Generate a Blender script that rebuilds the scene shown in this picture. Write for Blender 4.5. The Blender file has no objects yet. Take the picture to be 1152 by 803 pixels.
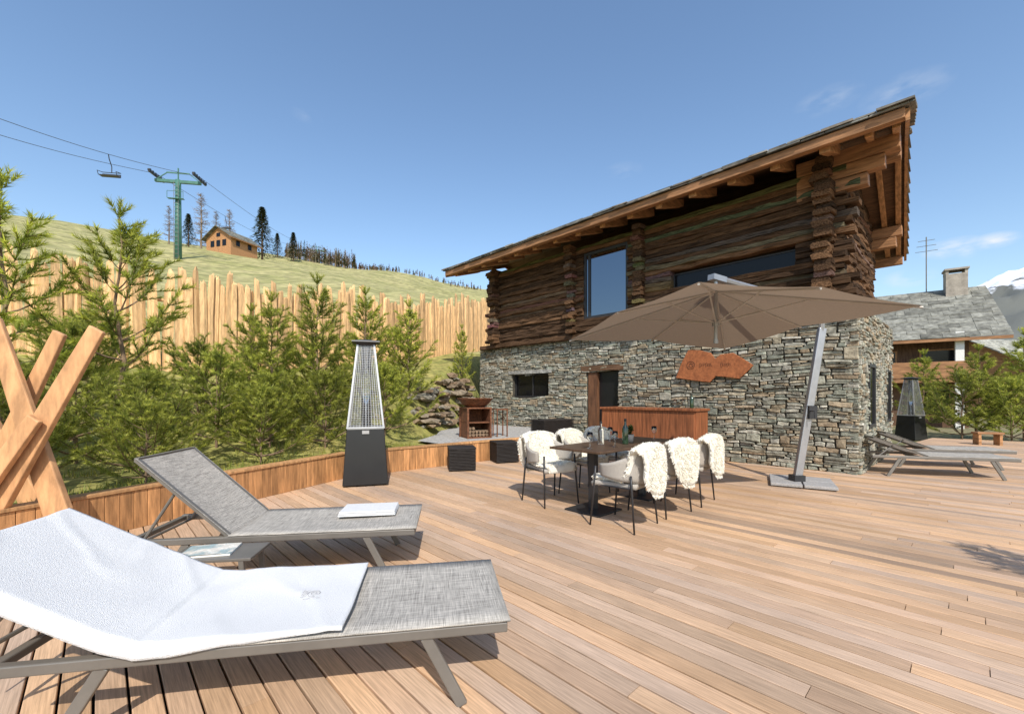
import bpy, bmesh, math, random
from mathutils import Vector, Matrix, noise
random.seed(11)
def U(a,b): return random.uniform(a,b)
S=bpy.context.scene; COL=S.collection
rad=math.radians
# ------------------------------------------------------------------ helpers
class MB:
    def __init__(s): s.v=[]; s.f=[]; s.c=[]
    def add(s,vs,fs,col=None):
        n=len(s.v); s.v.extend(tuple(v) for v in vs)
        s.f.extend(tuple(i+n for i in f) for f in fs); s.c.extend([col]*len(fs))
    def hexa(s,p,col=None):
        s.add(p,[(3,2,1,0),(4,5,6,7),(0,1,5,4),(1,2,6,5),(2,3,7,6),(3,0,4,7)],col)
    def box(s,x0,x1,y0,y1,z0,z1,col=None,j=0):
        p=[(x0,y0,z0),(x1,y0,z0),(x1,y1,z0),(x0,y1,z0),(x0,y0,z1),(x1,y0,z1),(x1,y1,z1),(x0,y1,z1)]
        if j: p=[(a+U(-j,j),b+U(-j,j),c+U(-j,j)) for a,b,c in p]
        s.hexa(p,col)
    def beam(s,p0,p1,w,h,up=(0,0,1),col=None,t=1.0):
        p0=Vector(p0);p1=Vector(p1);d=(p1-p0).normalized();up=Vector(up)
        if abs(d.dot(up))>.98: up=Vector((1,0,0))
        x=d.cross(up).normalized();y=x.cross(d).normalized()
        q=[]
        for p,k in((p0,1),(p1,t)):
            q+=[p-x*w*k/2-y*h*k/2,p+x*w*k/2-y*h*k/2,p+x*w*k/2+y*h*k/2,p-x*w*k/2+y*h*k/2]
        s.hexa(q,col)
    def tube(s,pts,r,n=8,col=None,jit=0):
        pts=[Vector(p) for p in pts];m=len(pts)
        rs=r if isinstance(r,(list,tuple)) else [r]*m
        vs=[];fs=[];ref=None
        for i,p in enumerate(pts):
            d=(pts[min(i+1,m-1)]-pts[max(i-1,0)]).normalized()
            if ref is None:
                ref=Vector((0,0,1)) if abs(d.z)<.9 else Vector((1,0,0))
            x=d.cross(ref).normalized();y=x.cross(d).normalized();ref=y
            for k in range(n):
                a=2*math.pi*k/n; rr=rs[i]*(1+(U(-jit,jit) if jit else 0))
                vs.append(p+x*math.cos(a)*rr+y*math.sin(a)*rr)
        for i in range(m-1):
            for k in range(n):
                a=i*n+k;b=i*n+(k+1)%n
                fs.append((a,b,b+n,a+n))
        fs.append(tuple(range(n))[::-1]);fs.append(tuple((m-1)*n+k for k in range(n)))
        s.add(vs,fs,col)
    def lathe(s,prof,n=20,c=(0,0,0),col=None):
        vs=[];fs=[];m=len(prof)
        for r,z in prof:
            for k in range(n):
                a=2*math.pi*k/n; vs.append((c[0]+r*math.cos(a),c[1]+r*math.sin(a),c[2]+z))
        for i in range(m-1):
            for k in range(n):
                a=i*n+k;b=i*n+(k+1)%n; fs.append((a,b,b+n,a+n))
        s.add(vs,fs,col)
    def grid(s,P,nu,nv,col=None):
        vs=[P(i/nu,j/nv) for i in range(nu+1) for j in range(nv+1)];fs=[]
        for i in range(nu):
            for j in range(nv):
                a=i*(nv+1)+j; fs.append((a,a+nv+1,a+nv+2,a+1))
        s.add(vs,fs,col)
    def build(s,name,mat,parent=None,smooth=False,bevel=0,off=None,solid=0,fixn=False):
        me=bpy.data.meshes.new(name)
        vs=s.v if off is None else [(a-off[0],b-off[1],c-off[2]) for a,b,c in s.v]
        me.from_pydata(vs,[],s.f)
        if any(c is not None for c in s.c):
            at=me.attributes.new('Col','FLOAT_COLOR','FACE')
            fl=[]
            for c in s.c:
                c=c or (.5,.5,.5); fl+= [c[0],c[1],c[2],1]
            at.data.foreach_set('color',fl)
        if smooth: me.polygons.foreach_set('use_smooth',[True]*len(me.polygons))
        if fixn:
            b=bmesh.new();b.from_mesh(me);bmesh.ops.recalc_face_normals(b,faces=b.faces);b.to_mesh(me);b.free()
        me.materials.append(mat); me.update()
        o=bpy.data.objects.new(name,me); COL.objects.link(o)
        if parent: o.parent=parent
        if solid:
            m=o.modifiers.new('s','SOLIDIFY');m.thickness=solid;m.offset=0
        if bevel:
            m=o.modifiers.new('b','BEVEL');m.width=bevel;m.segments=2;m.limit_method='ANGLE'
        return o
def tag(o,label=None,cat=None,group=None,kind=None):
    if label:o['label']=label
    if cat:o['category']=cat
    if group:o['group']=group
    if kind:o['kind']=kind
    return o
def empty(name,loc,rz=0,label=None,cat=None,group=None):
    o=bpy.data.objects.new(name,None);COL.objects.link(o);o.empty_display_size=.2
    o.location=loc;o.rotation_euler=(0,0,rz);return tag(o,label,cat,group)
def copy_tree(o,parent=None):
    c=o.copy();COL.objects.link(c)
    if parent:c.parent=parent
    for ch in [x for x in COL.objects if x.parent==o]: copy_tree(ch,c)
    return c
# ------------------------------------------------------------------ materials
def mk(name,col=(.5,.5,.5),rough=.7,var=.25,scale=6,stretch=(1,1,1),bump=0,bscale=None,attr=False,metal=0,spec=.35,rnd=0,col2=None,transl=0,lo=.35,hi=.65,big=0):
    m=bpy.data.materials.new(name);m.use_nodes=True;N=m.node_tree.nodes;L=m.node_tree.links
    P=N['Principled BSDF'];out=N['Material Output']
    tc=N.new('ShaderNodeTexCoord');mp=N.new('ShaderNodeMapping');mp.inputs['Scale'].default_value=stretch
    L.new(tc.outputs['Object'],mp.inputs['Vector'])
    no=N.new('ShaderNodeTexNoise');no.inputs['Scale'].default_value=scale;no.inputs['Detail'].default_value=7
    no.inputs['Roughness'].default_value=.62
    L.new(mp.outputs[0],no.inputs['Vector'])
    mr=N.new('ShaderNodeMapRange');mr.inputs[1].default_value=lo;mr.inputs[2].default_value=hi
    L.new(no.outputs[0],mr.inputs[0])
    if attr:
        a=N.new('ShaderNodeAttribute');a.attribute_name='Col';c=a.outputs['Color']
    else:
        a=N.new('ShaderNodeRGB');a.outputs[0].default_value=(*col,1);c=a.outputs[0]
    if col2:
        mx=N.new('ShaderNodeMixRGB');L.new(mr.outputs[0],mx.inputs[0]);L.new(c,mx.inputs[1]);mx.inputs[2].default_value=(*col2,1);c=mx.outputs[0]
        n2=N.new('ShaderNodeTexNoise');n2.inputs['Scale'].default_value=scale*4.3;n2.inputs['Detail'].default_value=5
        L.new(mp.outputs[0],n2.inputs['Vector']);src=n2.outputs[0]
    else: src=no.outputs[0]
    m2=N.new('ShaderNodeMapRange');m2.inputs[1].default_value=lo;m2.inputs[2].default_value=hi
    m2.inputs[3].default_value=1-var;m2.inputs[4].default_value=1+var
    L.new(src,m2.inputs[0]);f=m2.outputs[0]
    if big:
        n3=N.new('ShaderNodeTexNoise');n3.inputs['Scale'].default_value=.7;n3.inputs['Detail'].default_value=3
        L.new(tc.outputs['Object'],n3.inputs['Vector'])
        m4=N.new('ShaderNodeMapRange');m4.inputs[1].default_value=.35;m4.inputs[2].default_value=.65;m4.inputs[3].default_value=1-big;m4.inputs[4].default_value=1+big
        L.new(n3.outputs[0],m4.inputs[0]);mm=N.new('ShaderNodeMath');mm.operation='MULTIPLY';L.new(f,mm.inputs[0]);L.new(m4.outputs[0],mm.inputs[1]);f=mm.outputs[0]
    if rnd:
        oi=N.new('ShaderNodeObjectInfo');m3=N.new('ShaderNodeMapRange');m3.inputs[3].default_value=1-rnd;m3.inputs[4].default_value=1+rnd
        L.new(oi.outputs['Random'],m3.inputs[0]);mm=N.new('ShaderNodeMath');mm.operation='MULTIPLY'
        L.new(f,mm.inputs[0]);L.new(m3.outputs[0],mm.inputs[1]);f=mm.outputs[0]
    vs=N.new('ShaderNodeVectorMath');vs.operation='SCALE';L.new(c,vs.inputs[0]);L.new(f,vs.inputs['Scale'])
    L.new(vs.outputs[0],P.inputs['Base Color'])
    P.inputs['Roughness'].default_value=rough;P.inputs['Metallic'].default_value=metal;P.inputs['Specular IOR Level'].default_value=spec
    if bump:
        b=N.new('ShaderNodeBump');b.inputs['Strength'].default_value=bump;b.inputs['Distance'].default_value=.02
        if bscale:
            n4=N.new('ShaderNodeTexNoise');n4.inputs['Scale'].default_value=bscale;n4.inputs['Detail'].default_value=6
            L.new(mp.outputs[0],n4.inputs['Vector']);L.new(n4.outputs[0],b.inputs['Height'])
        else: L.new(no.outputs[0],b.inputs['Height'])
        L.new(b.outputs[0],P.inputs['Normal'])
    if transl:
        t=N.new('ShaderNodeBsdfTranslucent');L.new(vs.outputs[0],t.inputs[0])
        mx=N.new('ShaderNodeMixShader');mx.inputs[0].default_value=transl
        L.new(P.outputs[0],mx.inputs[1]);L.new(t.outputs[0],mx.inputs[2]);L.new(mx.outputs[0],out.inputs[0])
    return m
M={}
M['deck']=mk('deck_wood',rough=.62,var=.22,scale=5,stretch=(.8,22,3),bump=.15,attr=True,spec=.22,big=.1)
M['stone']=mk('stone',rough=.9,var=.38,scale=9,bump=.9,bscale=20,attr=True,spec=.1)
M['logx']=mk('log_front',rough=.9,var=.65,scale=4,stretch=(.5,9,16),bump=1,attr=True,spec=.06)
M['logy']=mk('log_side',rough=.9,var=.65,scale=4,stretch=(9,.5,16),bump=1,attr=True,spec=.06)
M['slate']=mk('slate',(.15,.15,.14),.9,.4,4,bump=.5,bscale=14,attr=True,spec=.12)
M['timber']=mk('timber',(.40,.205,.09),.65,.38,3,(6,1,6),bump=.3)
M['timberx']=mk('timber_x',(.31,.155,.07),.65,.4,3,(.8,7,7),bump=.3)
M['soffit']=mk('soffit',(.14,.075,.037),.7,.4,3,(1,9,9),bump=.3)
M['dark']=mk('dark_metal',(.022,.022,.024),.45,.15,5,spec=.5)
M['black']=mk('black_paint',(.012,.012,.013),.3,.1,5,spec=.5)
M['grey_metal']=mk('taupe_metal',(.17,.155,.135),.4,.1,5,metal=.25,spec=.5)
M['silver']=mk('silver_metal',(.48,.48,.48),.4,.08,5,metal=.7)
M['mast']=mk('mast_metal',(.36,.36,.37),.35,.08,5,metal=.6)
M['ribmetal']=mk('rib_metal',(.45,.42,.38),.4,.08,5,metal=.3)
M['canopy']=mk('canopy_fabric',(.27,.205,.145),.9,.06,40,transl=.36)
M['towel']=mk('towel',(.76,.76,.755),.95,.05,160,bump=.5,bscale=300,transl=.1)
M['wool']=mk('wool',(.88,.85,.76),.95,.06,8,transl=.25)
M['corten']=mk('rusty_steel',(.19,.075,.035),.8,.35,6,bump=.2,col2=(.12,.05,.025))
M['signrust']=mk('rusty_sign',(.36,.125,.045),.75,.2,6,bump=.1,col2=(.26,.085,.03))
M['rust_ink']=mk('scorched_lettering',(.12,.045,.02),.8,.2,6)
M['wicker']=mk('wicker',(.022,.018,.016),.6,.5,8,(1,1,14),bump=.8)
M['cabinet']=mk('cabinet_wood',(.24,.085,.035),.5,.4,2.5,(9,9,.8),bump=.2)
M['planter']=mk('planter_wood',(.40,.19,.075),.6,.35,3,(9,9,1),attr=True,bump=.2)
M['plank']=mk('raw_plank',(.54,.29,.135),.65,.28,3,(4,4,1.2),bump=.2)
M['fencepole']=mk('fence_pole',(.62,.39,.185),.7,.3,3,(9,9,1),rnd=.33,bump=.4)
M['fencerest']=mk('fence_pole_far',(.62,.39,.185),.7,.3,3,(9,9,1),attr=True,bump=.4)
M['needle']=mk('needles',rough=.45,var=.15,scale=2,attr=True,transl=.5,rnd=.18)
M['bark']=mk('bark',(.20,.135,.085),.9,.4,8,(3,3,1),bump=.6)
M['bank']=mk('bank_ground',(.31,.27,.085),.95,.35,1.3,bump=.5,bscale=9,col2=(.20,.21,.055))
M['hill']=mk('hill_grass',(.37,.33,.15),.95,.3,.25,bump=.5,bscale=1.5,col2=(.23,.225,.08),big=.12)
M['ground']=mk('ground_grass',(.15,.155,.06),.95,.35,.6,col2=(.22,.18,.10))
M['gravel']=mk('gravel',(.36,.35,.33),.9,.4,22,bump=.6)
M['blade']=mk('grass_blades',rough=.6,var=.1,scale=2,attr=True,transl=.4)
M['plate']=mk('granite',(.33,.32,.31),.6,.25,60)
M['shell']=mk('chair_shell',(.36,.33,.29),.85,.12,120,bump=.3)
M['tabletop']=mk('table_wood',(.085,.05,.03),.4,.3,4,(1,10,6))
M['greenmetal']=mk('green_paint',(.06,.16,.125),.5,.15,2)
M['wallwood']=mk('old_wood_wall',(.13,.072,.042),.8,.4,2,(6,6,1))
M['doorwood']=mk('door_wood',(.13,.06,.03),.6,.35,3,(6,6,1))
M['plaster']=mk('chimney_stone',(.33,.29,.24),.85,.25,4,bump=.4)
M['clay']=mk('clay',(.40,.36,.31),.85,.12,9)
M['bottle']=mk('bottle_glass',(.02,.045,.02),.06,.05,3,spec=.8)
M['page']=mk('magazine_print',(.70,.66,.58),.4,.12,9,col2=(.30,.38,.38),lo=.47,hi=.58)
M['paper']=mk('paper',(.75,.74,.7),.6,.05,10)
M['emb']=mk('embroidery',(.40,.40,.41),.9,.05,10)
M['leaf']=mk('leaf',(.07,.13,.03),.5,.3,9,transl=.3)
M['rope']=mk('cable_steel',(.07,.07,.07),.5,.05,2)
def glass(name,tint,rough=.03,alpha=None,spec=1.0,metal=0):
    m=bpy.data.materials.new(name);m.use_nodes=True;P=m.node_tree.nodes['Principled BSDF']
    P.inputs['Base Color'].default_value=(*tint,1);P.inputs['Roughness'].default_value=rough;P.inputs['Metallic'].default_value=metal
    if alpha is not None:
        P.inputs['Transmission Weight'].default_value=1;P.inputs['IOR'].default_value=1.45
    else: P.inputs['Specular IOR Level'].default_value=spec
    return m
M['panesky']=glass('coated_window_glass',(.20,.235,.28),.03,metal=1)  # blue metallic tint puts a stronger sky reflection into the pane colour
M['panedark']=glass('dark_window_glass',(.008,.008,.009),.15,spec=.25)
M['clear']=glass('clear_glass',(.95,.97,.96),.02,0)
def weave():
    m=mk('sling_weave',(.30,.30,.295),.75,.05,50,transl=.22);N=m.node_tree.nodes;L=m.node_tree.links;P=N['Principled BSDF']
    T=[n for n in N if n.type=='BSDF_TRANSLUCENT'][0]
    tc=N.new('ShaderNodeTexCoord');outs=[]
    for st in((8,380,90),(380,8,90)):
        mp=N.new('ShaderNodeMapping');mp.inputs['Scale'].default_value=st;no=N.new('ShaderNodeTexNoise')
        no.inputs['Scale'].default_value=1;no.inputs['Detail'].default_value=2
        L.new(tc.outputs['Object'],mp.inputs[0]);L.new(mp.outputs[0],no.inputs['Vector']);outs.append(no.outputs[0])
    a=N.new('ShaderNodeMath');a.operation='ADD';L.new(outs[0],a.inputs[0]);L.new(outs[1],a.inputs[1])
    cr=N.new('ShaderNodeMapRange');cr.inputs[1].default_value=.68;cr.inputs[2].default_value=1.3;cr.inputs[3].default_value=.16;cr.inputs[4].default_value=.70
    L.new(a.outputs[0],cr.inputs[0])
    cc=N.new('ShaderNodeCombineColor')
    for i,k in enumerate((1,.935,.83)):
        q=N.new('ShaderNodeMath');q.operation='MULTIPLY';q.inputs[1].default_value=k;L.new(cr.outputs[0],q.inputs[0]);L.new(q.outputs[0],cc.inputs[i])
    L.new(cc.outputs[0],P.inputs['Base Color']);L.new(cc.outputs[0],T.inputs[0]);return m
M['weave']=weave()
def mountain_mat():
    m=bpy.data.materials.new('mountain');m.use_nodes=True;N=m.node_tree.nodes;L=m.node_tree.links;P=N['Principled BSDF']
    tc=N.new('ShaderNodeTexCoord');sx=N.new('ShaderNodeSeparateXYZ');L.new(tc.outputs['Object'],sx.inputs[0])
    no=N.new('ShaderNodeTexNoise');no.inputs['Scale'].default_value=.012;no.inputs['Detail'].default_value=8
    L.new(tc.outputs['Object'],no.inputs['Vector'])
    a=N.new('ShaderNodeMath');a.operation='MULTIPLY_ADD';a.inputs[1].default_value=420;L.new(no.outputs[0],a.inputs[0]);L.new(sx.outputs[2],a.inputs[2])
    mr=N.new('ShaderNodeMapRange');mr.inputs[1].default_value=750;mr.inputs[2].default_value=810;L.new(a.outputs[0],mr.inputs[0])
    mx=N.new('ShaderNodeMixRGB');mx.inputs[1].default_value=(.12,.125,.11,1);mx.inputs[2].default_value=(.75,.78,.83,1)
    L.new(mr.outputs[0],mx.inputs[0]);L.new(mx.outputs[0],P.inputs['Base Color']);P.inputs['Roughness'].default_value=.95;return m
M['mountain']=mountain_mat()
# ------------------------------------------------------------------ camera, sun, sky
cd=bpy.data.cameras.new('camera');cam=bpy.data.objects.new('camera',cd);COL.objects.link(cam)
cam.location=(0,0,1.35);cam.rotation_euler=(rad(90),0,0);cd.sensor_width=36;cd.lens=490/1152*36;cd.shift_y=.0378
cd.clip_end=20000;cd.clip_start=.05;S.camera=cam
S.view_settings.view_transform='Standard';S.view_settings.look='None';S.view_settings.exposure=0
tosun=Vector((.17,-1,1.0)).normalized()
sd=bpy.data.lights.new('sun','SUN');sd.energy=4.9;sd.angle=rad(.5);sd.color=(1,.945,.86)
so=bpy.data.objects.new('sun',sd);COL.objects.link(so);so.rotation_euler=(-tosun).to_track_quat('-Z','Y').to_euler()
w=bpy.data.worlds.new('World');S.world=w;w.use_nodes=True;N=w.node_tree.nodes;L=w.node_tree.links
bg=N['Background'];bg.inputs[1].default_value=.15
sky=N.new('ShaderNodeTexSky');sky.sky_type='NISHITA';sky.sun_disc=False;sky.sun_elevation=math.asin(tosun.z);sky.sun_rotation=rad(171)
sky.altitude=300;sky.air_density=1.15;sky.dust_density=1.2;sky.ozone_density=1.1
hs=N.new('ShaderNodeHueSaturation');hs.inputs['Saturation'].default_value=1.08;hs.inputs['Value'].default_value=1.36;L.new(sky.outputs[0],hs.inputs['Color'])
tc=N.new('ShaderNodeTexCoord');nz=N.new('ShaderNodeVectorMath');nz.operation='NORMALIZE';L.new(tc.outputs['Generated'],nz.inputs[0])
mp=N.new('ShaderNodeMapping');mp.inputs['Scale'].default_value=(1,1,2.4);L.new(nz.outputs[0],mp.inputs[0])
no=N.new('ShaderNodeTexNoise');no.inputs['Scale'].default_value=26;no.inputs['Detail'].default_value=7;L.new(mp.outputs[0],no.inputs['Vector'])
acc=None
for px,py,r,st in((1074,279,.042,.95),(1117,271,.032,.9),(1018,103,.06,.26),(932,113,.05,.22),(1022,313,.04,.5),(345,130,.03,.1),(1085,283,.03,.6),(702,192,.04,.12)):
    d=Vector(((px-576)/490,1,(445-py)/490)).normalized();d.z*=2.4
    ds=N.new('ShaderNodeVectorMath');ds.operation='DISTANCE';L.new(mp.outputs[0],ds.inputs[0]);ds.inputs[1].default_value=d
    mr=N.new('ShaderNodeMapRange');mr.inputs[1].default_value=r;mr.inputs[2].default_value=0;mr.inputs[3].default_value=0;mr.inputs[4].default_value=st
    L.new(ds.outputs['Value'],mr.inputs[0])
    if acc is None: acc=mr.outputs[0]
    else:
        mxx=N.new('ShaderNodeMath');mxx.operation='MAXIMUM';L.new(acc,mxx.inputs[0]);L.new(mr.outputs[0],mxx.inputs[1]);acc=mxx.outputs[0]
nr=N.new('ShaderNodeMapRange');nr.inputs[1].default_value=.38;nr.inputs[2].default_value=.62;L.new(no.outputs[0],nr.inputs[0])
mu=N.new('ShaderNodeMath');mu.operation='MULTIPLY';L.new(acc,mu.inputs[0]);L.new(nr.outputs[0],mu.inputs[1])
mx=N.new('ShaderNodeMixRGB');L.new(mu.outputs[0],mx.inputs[0]);L.new(hs.outputs[0],mx.inputs[1]);mx.inputs[2].default_value=(6.2,6.4,6.6,1)
L.new(mx.outputs[0],bg.inputs[0])
# ------------------------------------------------------------------ frames
d2=Vector((517,490)).normalized();dx=Vector((d2.y,-d2.x))          # dx: along the facade to the right, d2: into the house
ROT=math.atan2(dx.y,dx.x);CX,CY=5.93,7.43
def toL(x,y): v=Vector((x-CX,y-CY));return (v.dot(dx),v.dot(d2))
def toW(a,b): v=Vector((CX,CY))+dx*a+d2*b;return (v.x,v.y)
def sstep(a,b,x):
    t=max(0,min(1,(x-a)/(b-a)));return t*t*(3-2*t)
def height(x,y):
    r=math.hypot(x,y)
    X,Y=x,y
    if r>140: X,Y=x*140/r,y*140/r
    a=X+7.6;b=Y-10.8
    v=.513*a+.858*b;u=-.858*a+.513*b
    z=1.9+.145*v+(.27*u)
    z+=noise.noise((x*.05,y*.05,3))*min(r*.03,2.2)+noise.noise((x*.4,y*.4,1))*.12
    if r>140: z-=(r-140)*.12
    xl=-2.1+(y-11.5)*.22
    low=sstep(-.9,.2,x-xl)*(1-sstep(17,24,y))
    z=z*(1-low)+.33*low
    z=max(z,.33+.03*noise.noise((x*1.3,y*1.3,0)))
    if y>12:
        f=sstep(.15,.5,x/y); z=z*(1-f)-.2*f
    return z
# ------------------------------------------------------------------ terrain
Pl=[(-5.75,-2.5,-1,-.1),(-4.4,3.1,-1,.15),(-2.72,7.25,-.85,.55),(0,9.62,-.45,.9),(1.7,11.0,-.2,1),(3.5,11.5,.1,1),(6,12.5,.5,1)]
def fan(t):
    q=t*(len(Pl)-1);i=min(int(q),len(Pl)-2);f=q-i
    a=[Pl[i][k]*(1-f)+Pl[i+1][k]*f for k in range(4)];n=math.hypot(a[2],a[3]);return a[0],a[1],a[2]/n,a[3]/n
ds=[0];st=.22
while ds[-1]<330: ds.append(ds[-1]+st);st*=1.075
cut=next(i for i,d in enumerate(ds) if d>9)
for nm,i0,i1,mt in(('bank',0,cut,M['bank']),('hillside',cut,len(ds)-1,M['hill'])):
    mb=MB();n=i1-i0
    def P(a,b):
        x,y,ux,uy=fan(a);d=ds[i0+round(b*n)];x+=ux*d;y+=uy*d
        return (x,y,height(x,y))
    mb.grid(P,120,n)
    o=mb.build(nm,mt,smooth=True);tag(o,kind='structure')
mb=MB();mb.add([(-900,-400,-.22),(4000,-400,-.22),(4000,5000,-.22),(-900,5000,-.22)],[(0,1,2,3)])
tag(mb.build('ground',M['ground']),kind='structure')
mb=MB();pts=[(-1.35,8.55),(1.72,11.05),(1.75,12.15),(-1.1,15.0),(-2.05,12.9),(-1.85,10.7),(-2.0,9.2)]
mb.add([(x,y,.40) for x,y in pts],[tuple(range(len(pts)))])
tag(mb.build('gravel_terrace',M['gravel']),kind='structure')
mb=MB()
def MP(a,b):
    px=930+a*700;sky_y=[(930,390),(1000,360),(1060,336),(1095,322),(1120,311),(1152,296),(1250,262),(1400,295),(1630,380)]
    for (x0,y0),(x1,y1) in zip(sky_y,sky_y[1:]):
        if x0<=px<=x1: sy=y0+(y1-y0)*(px-x0)/(x1-x0)
    Y=1100+b*2400;X=(px-576)/490*Y
    top=(445-sy)/490*2500
    h=top*min(1,((b/.583)**1.2)) if b<.583 else top*(1-(b-.583)*1.6)
    h+=(noise.fractal((X*.004,Y*.004,2),1,2,5))*70*min(1,b*2)
    return (X,Y,max(h,-1))
mb.grid(MP,120,60);tag(mb.build('mountain',M['mountain'],smooth=True),kind='structure')
# ------------------------------------------------------------------ deck
poly=[(-5.8,-2.5),(-4.42,3.1),(-2.72,7.25),(1.72,10.98),toW(-5.3,.12),toW(-.1,.12),toW(-.1,5.2),(13.5,14),(18,10.5),(17,-2.5)]
pl=[toL(*p) for p in poly]
mb=MB();pitch=.116;t=min(p[1] for p in pl)
while t<max(p[1] for p in pl):
    yc=t+.06;xs=[]
    for (x0,y0),(x1,y1) in zip(pl,pl[1:]+pl[:1]):
        if (y0<=yc)!=(y1<=yc): xs.append(x0+(x1-x0)*(yc-y0)/(y1-y0))
    xs.sort()
    for a,b in zip(xs[::2],xs[1::2]):
        x=a
        while x<b:
            e=x+U(2.0,4.4)
            if b-e<.5:e=b
            e=min(e,b);k=U(.82,1.14);g=U(-.02,.03)
            base=random.choice(((.495,.33,.21),(.48,.325,.215),(.51,.33,.20),(.45,.32,.225)))
            if random.random()<.1:k*=.82
            c=((base[0]+g)*k,(base[1]+g*.3)*k,(base[2]-g*.4)*k)
            z=U(-.0012,.0012);y0,y1=t,t+pitch-.0105
            x0_,x1_=x+.002,e-.002;ch=.003
            mb.add([(x0_,y0,-.03),(x1_,y0,-.03),(x1_,y1,-.03),(x0_,y1,-.03),(x0_,y0,z-ch),(x1_,y0,z-ch),(x1_,y1,z-ch),(x0_,y1,z-ch),(x0_,y0+ch,z),(x1_,y0+ch,z),(x1_,y1-ch,z),(x0_,y1-ch,z)],
              [(0,1,5,4),(1,2,6,5),(2,3,7,6),(3,0,4,7),(4,5,9,8),(6,7,11,10),(8,9,10,11),(5,6,10,9),(7,4,8,11)],c)
            x=e
    t+=pitch
o=mb.build('deck',M['deck']);o.location=(CX,CY,0);o.rotation_euler=(0,0,ROT);tag(o,kind='structure')
mb=MB();mb.add([(x,y,-.05) for x,y in pl],[tuple(range(len(pl)))])
M['membrane']=mk('membrane',(.02,.017,.014),.9,.2,3)  # near-black sheet added below the boards so the gaps read as shade
o=mb.build('deck_underlay',M['membrane'],fixn=True);o.location=(CX,CY,0);o.rotation_euler=(0,0,ROT);tag(o,kind='structure')
# ------------------------------------------------------------------ chalet
ch=empty('stone_chalet',(CX,CY,0),ROT,'two storey chalet with dry stone ground floor, dark log upper floor and slate roof','house')
pal=[(.29,.285,.225),(.32,.305,.245),(.265,.27,.215),(.35,.305,.22),(.295,.23,.155),(.40,.38,.315),(.22,.215,.175),(.31,.28,.215),(.27,.28,.225),(.345,.33,.27),(.33,.27,.185),(.245,.235,.19)]
def stones(mb,P,Lg,z0,z1,ops,depth=.2,cs=1):
    z=z0
    def zz(q,uu): return q+ (.06*noise.noise((uu*.8,q*1.5,5))+.03*noise.noise((uu*2.6,q*3,8)) if z0+.12<q<z1-.12 else 0)
    def stone(a,b,za,zb):
        zc=(za+zb)/2
        for a0,a1,b0,b1 in ops:
            if b0<zc<b1 and b>a0 and a<a1:
                if a>=a0 and b<=a1: return
                elif a<a0:b=a0
                else:a=a1
        if b-a<.025: return
        g=.003;c=random.choice(pal);k=U(.7,1.2);c=tuple(q*k for q in c)
        jj=min(.014,(zb-za)*.2);ja=min(.022,(b-a)*.12)
        q=[(a+g+U(-.003,ja),zz(za,a)+g+U(-.003,jj)),(b-g-U(-.003,ja),zz(za,b)+g+U(-.003,jj)),(b-g-U(-.003,ja),zz(zb,b)-g-U(-.003,jj)),(a+g+U(-.003,ja),zz(zb,a)-g-U(-.003,jj))]
        mx_=(a+b)/2+U(-.15,.15)*(b-a)
        q=[q[0],(mx_,zz(za,mx_)+g+U(-.005,jj*.6)),q[1],q[2],(mx_,zz(zb,mx_)-g-U(-.005,jj*.6)),q[3]]
        dd=U(-.015,.03);cx=sum(p[0] for p in q)/6;cz=sum(p[1] for p in q)/6;n=6
        vs=[P(p[0],-depth,p[1]) for p in q]+[P(p[0],dd,p[1]) for p in q]
        vs+=[P(p[0]+(cx-p[0])*min(.3,.012/(abs(cx-p[0])+.01)),dd+U(.0,.014),p[1]+(cz-p[1])*.2) for p in q]
        fs=[]
        for i in range(n):
            j=(i+1)%n;fs+= [(i,j,n+j,n+i),(n+i,n+j,2*n+j,2*n+i)]
        fs.append(tuple(range(2*n,3*n)));mb.add(vs,fs,c)
    while z<z1-.01:
        h=U(.09,.21)*cs
        if z1-(z+h)<.07:h=z1-z
        u=-U(0,.3)
        while u<Lg:
            if random.random()<.16:
                wd=U(.13,.36)*cs;a,b=max(u,0),min(u+wd,Lg)
                if b-a>.02: stone(a,b,z,z+h)
            else:
                wd=U(.25,.7)*cs;n=max(2,min(4,int(h/U(.03,.062))))
                cuts=sorted([0,1]+[(i+1)/n+U(-.12,.12) for i in range(n-1)])
                for f0,f1 in zip(cuts,cuts[1:]):
                    ua=u
                    while ua<u+wd-.02:
                        w_=U(.09,.42)*cs
                        ub=min(ua+w_,u+wd)
                        if u+wd-ub<.06: ub=u+wd
                        a,b=max(ua,0),min(ub,Lg)
                        if b-a>.02: stone(a,b,z+h*f0,z+h*f1)
                        ua=ub
            u+=wd
        z+=h
mb=MB()
LX=10.2;SD=4.35
opsF=[(LX-8.62,LX-7.09,1.3,2.02),(LX-5.73,LX-4.77,0,2.0)]
stones(mb,lambda u,d,z:(-LX+u,-d,z),LX,-.1,2.92,opsF)
opsS=[(.95,1.7,.75,1.95),(3.4,4.1,.75,1.95)]
stones(mb,lambda u,d,z:(d,u,z),SD,-.1,2.92,opsS)
stones(mb,lambda u,d,z:(-LX-d,u,z),SD,-.1,2.92,[],cs=1.4)
mb.box(-LX+.19,-.19,.19,SD,-.2,2.9,(.06,.055,.048))
def bed(x0,x1,z0,z1): mb.box(x0,x1,.03,.185,z0,z1,(.075,.067,.053))
bed(-LX+.02,-8.62,-.1,2.9);bed(-8.62,-7.09,-.1,1.3);bed(-8.62,-7.09,2.12,2.9);bed(-7.09,-5.73,-.1,2.9);bed(-5.73,-4.77,2.14,2.9);bed(-4.77,-.2,-.1,2.9)
mb.build('stone_wall',M['stone'],ch)
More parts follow.
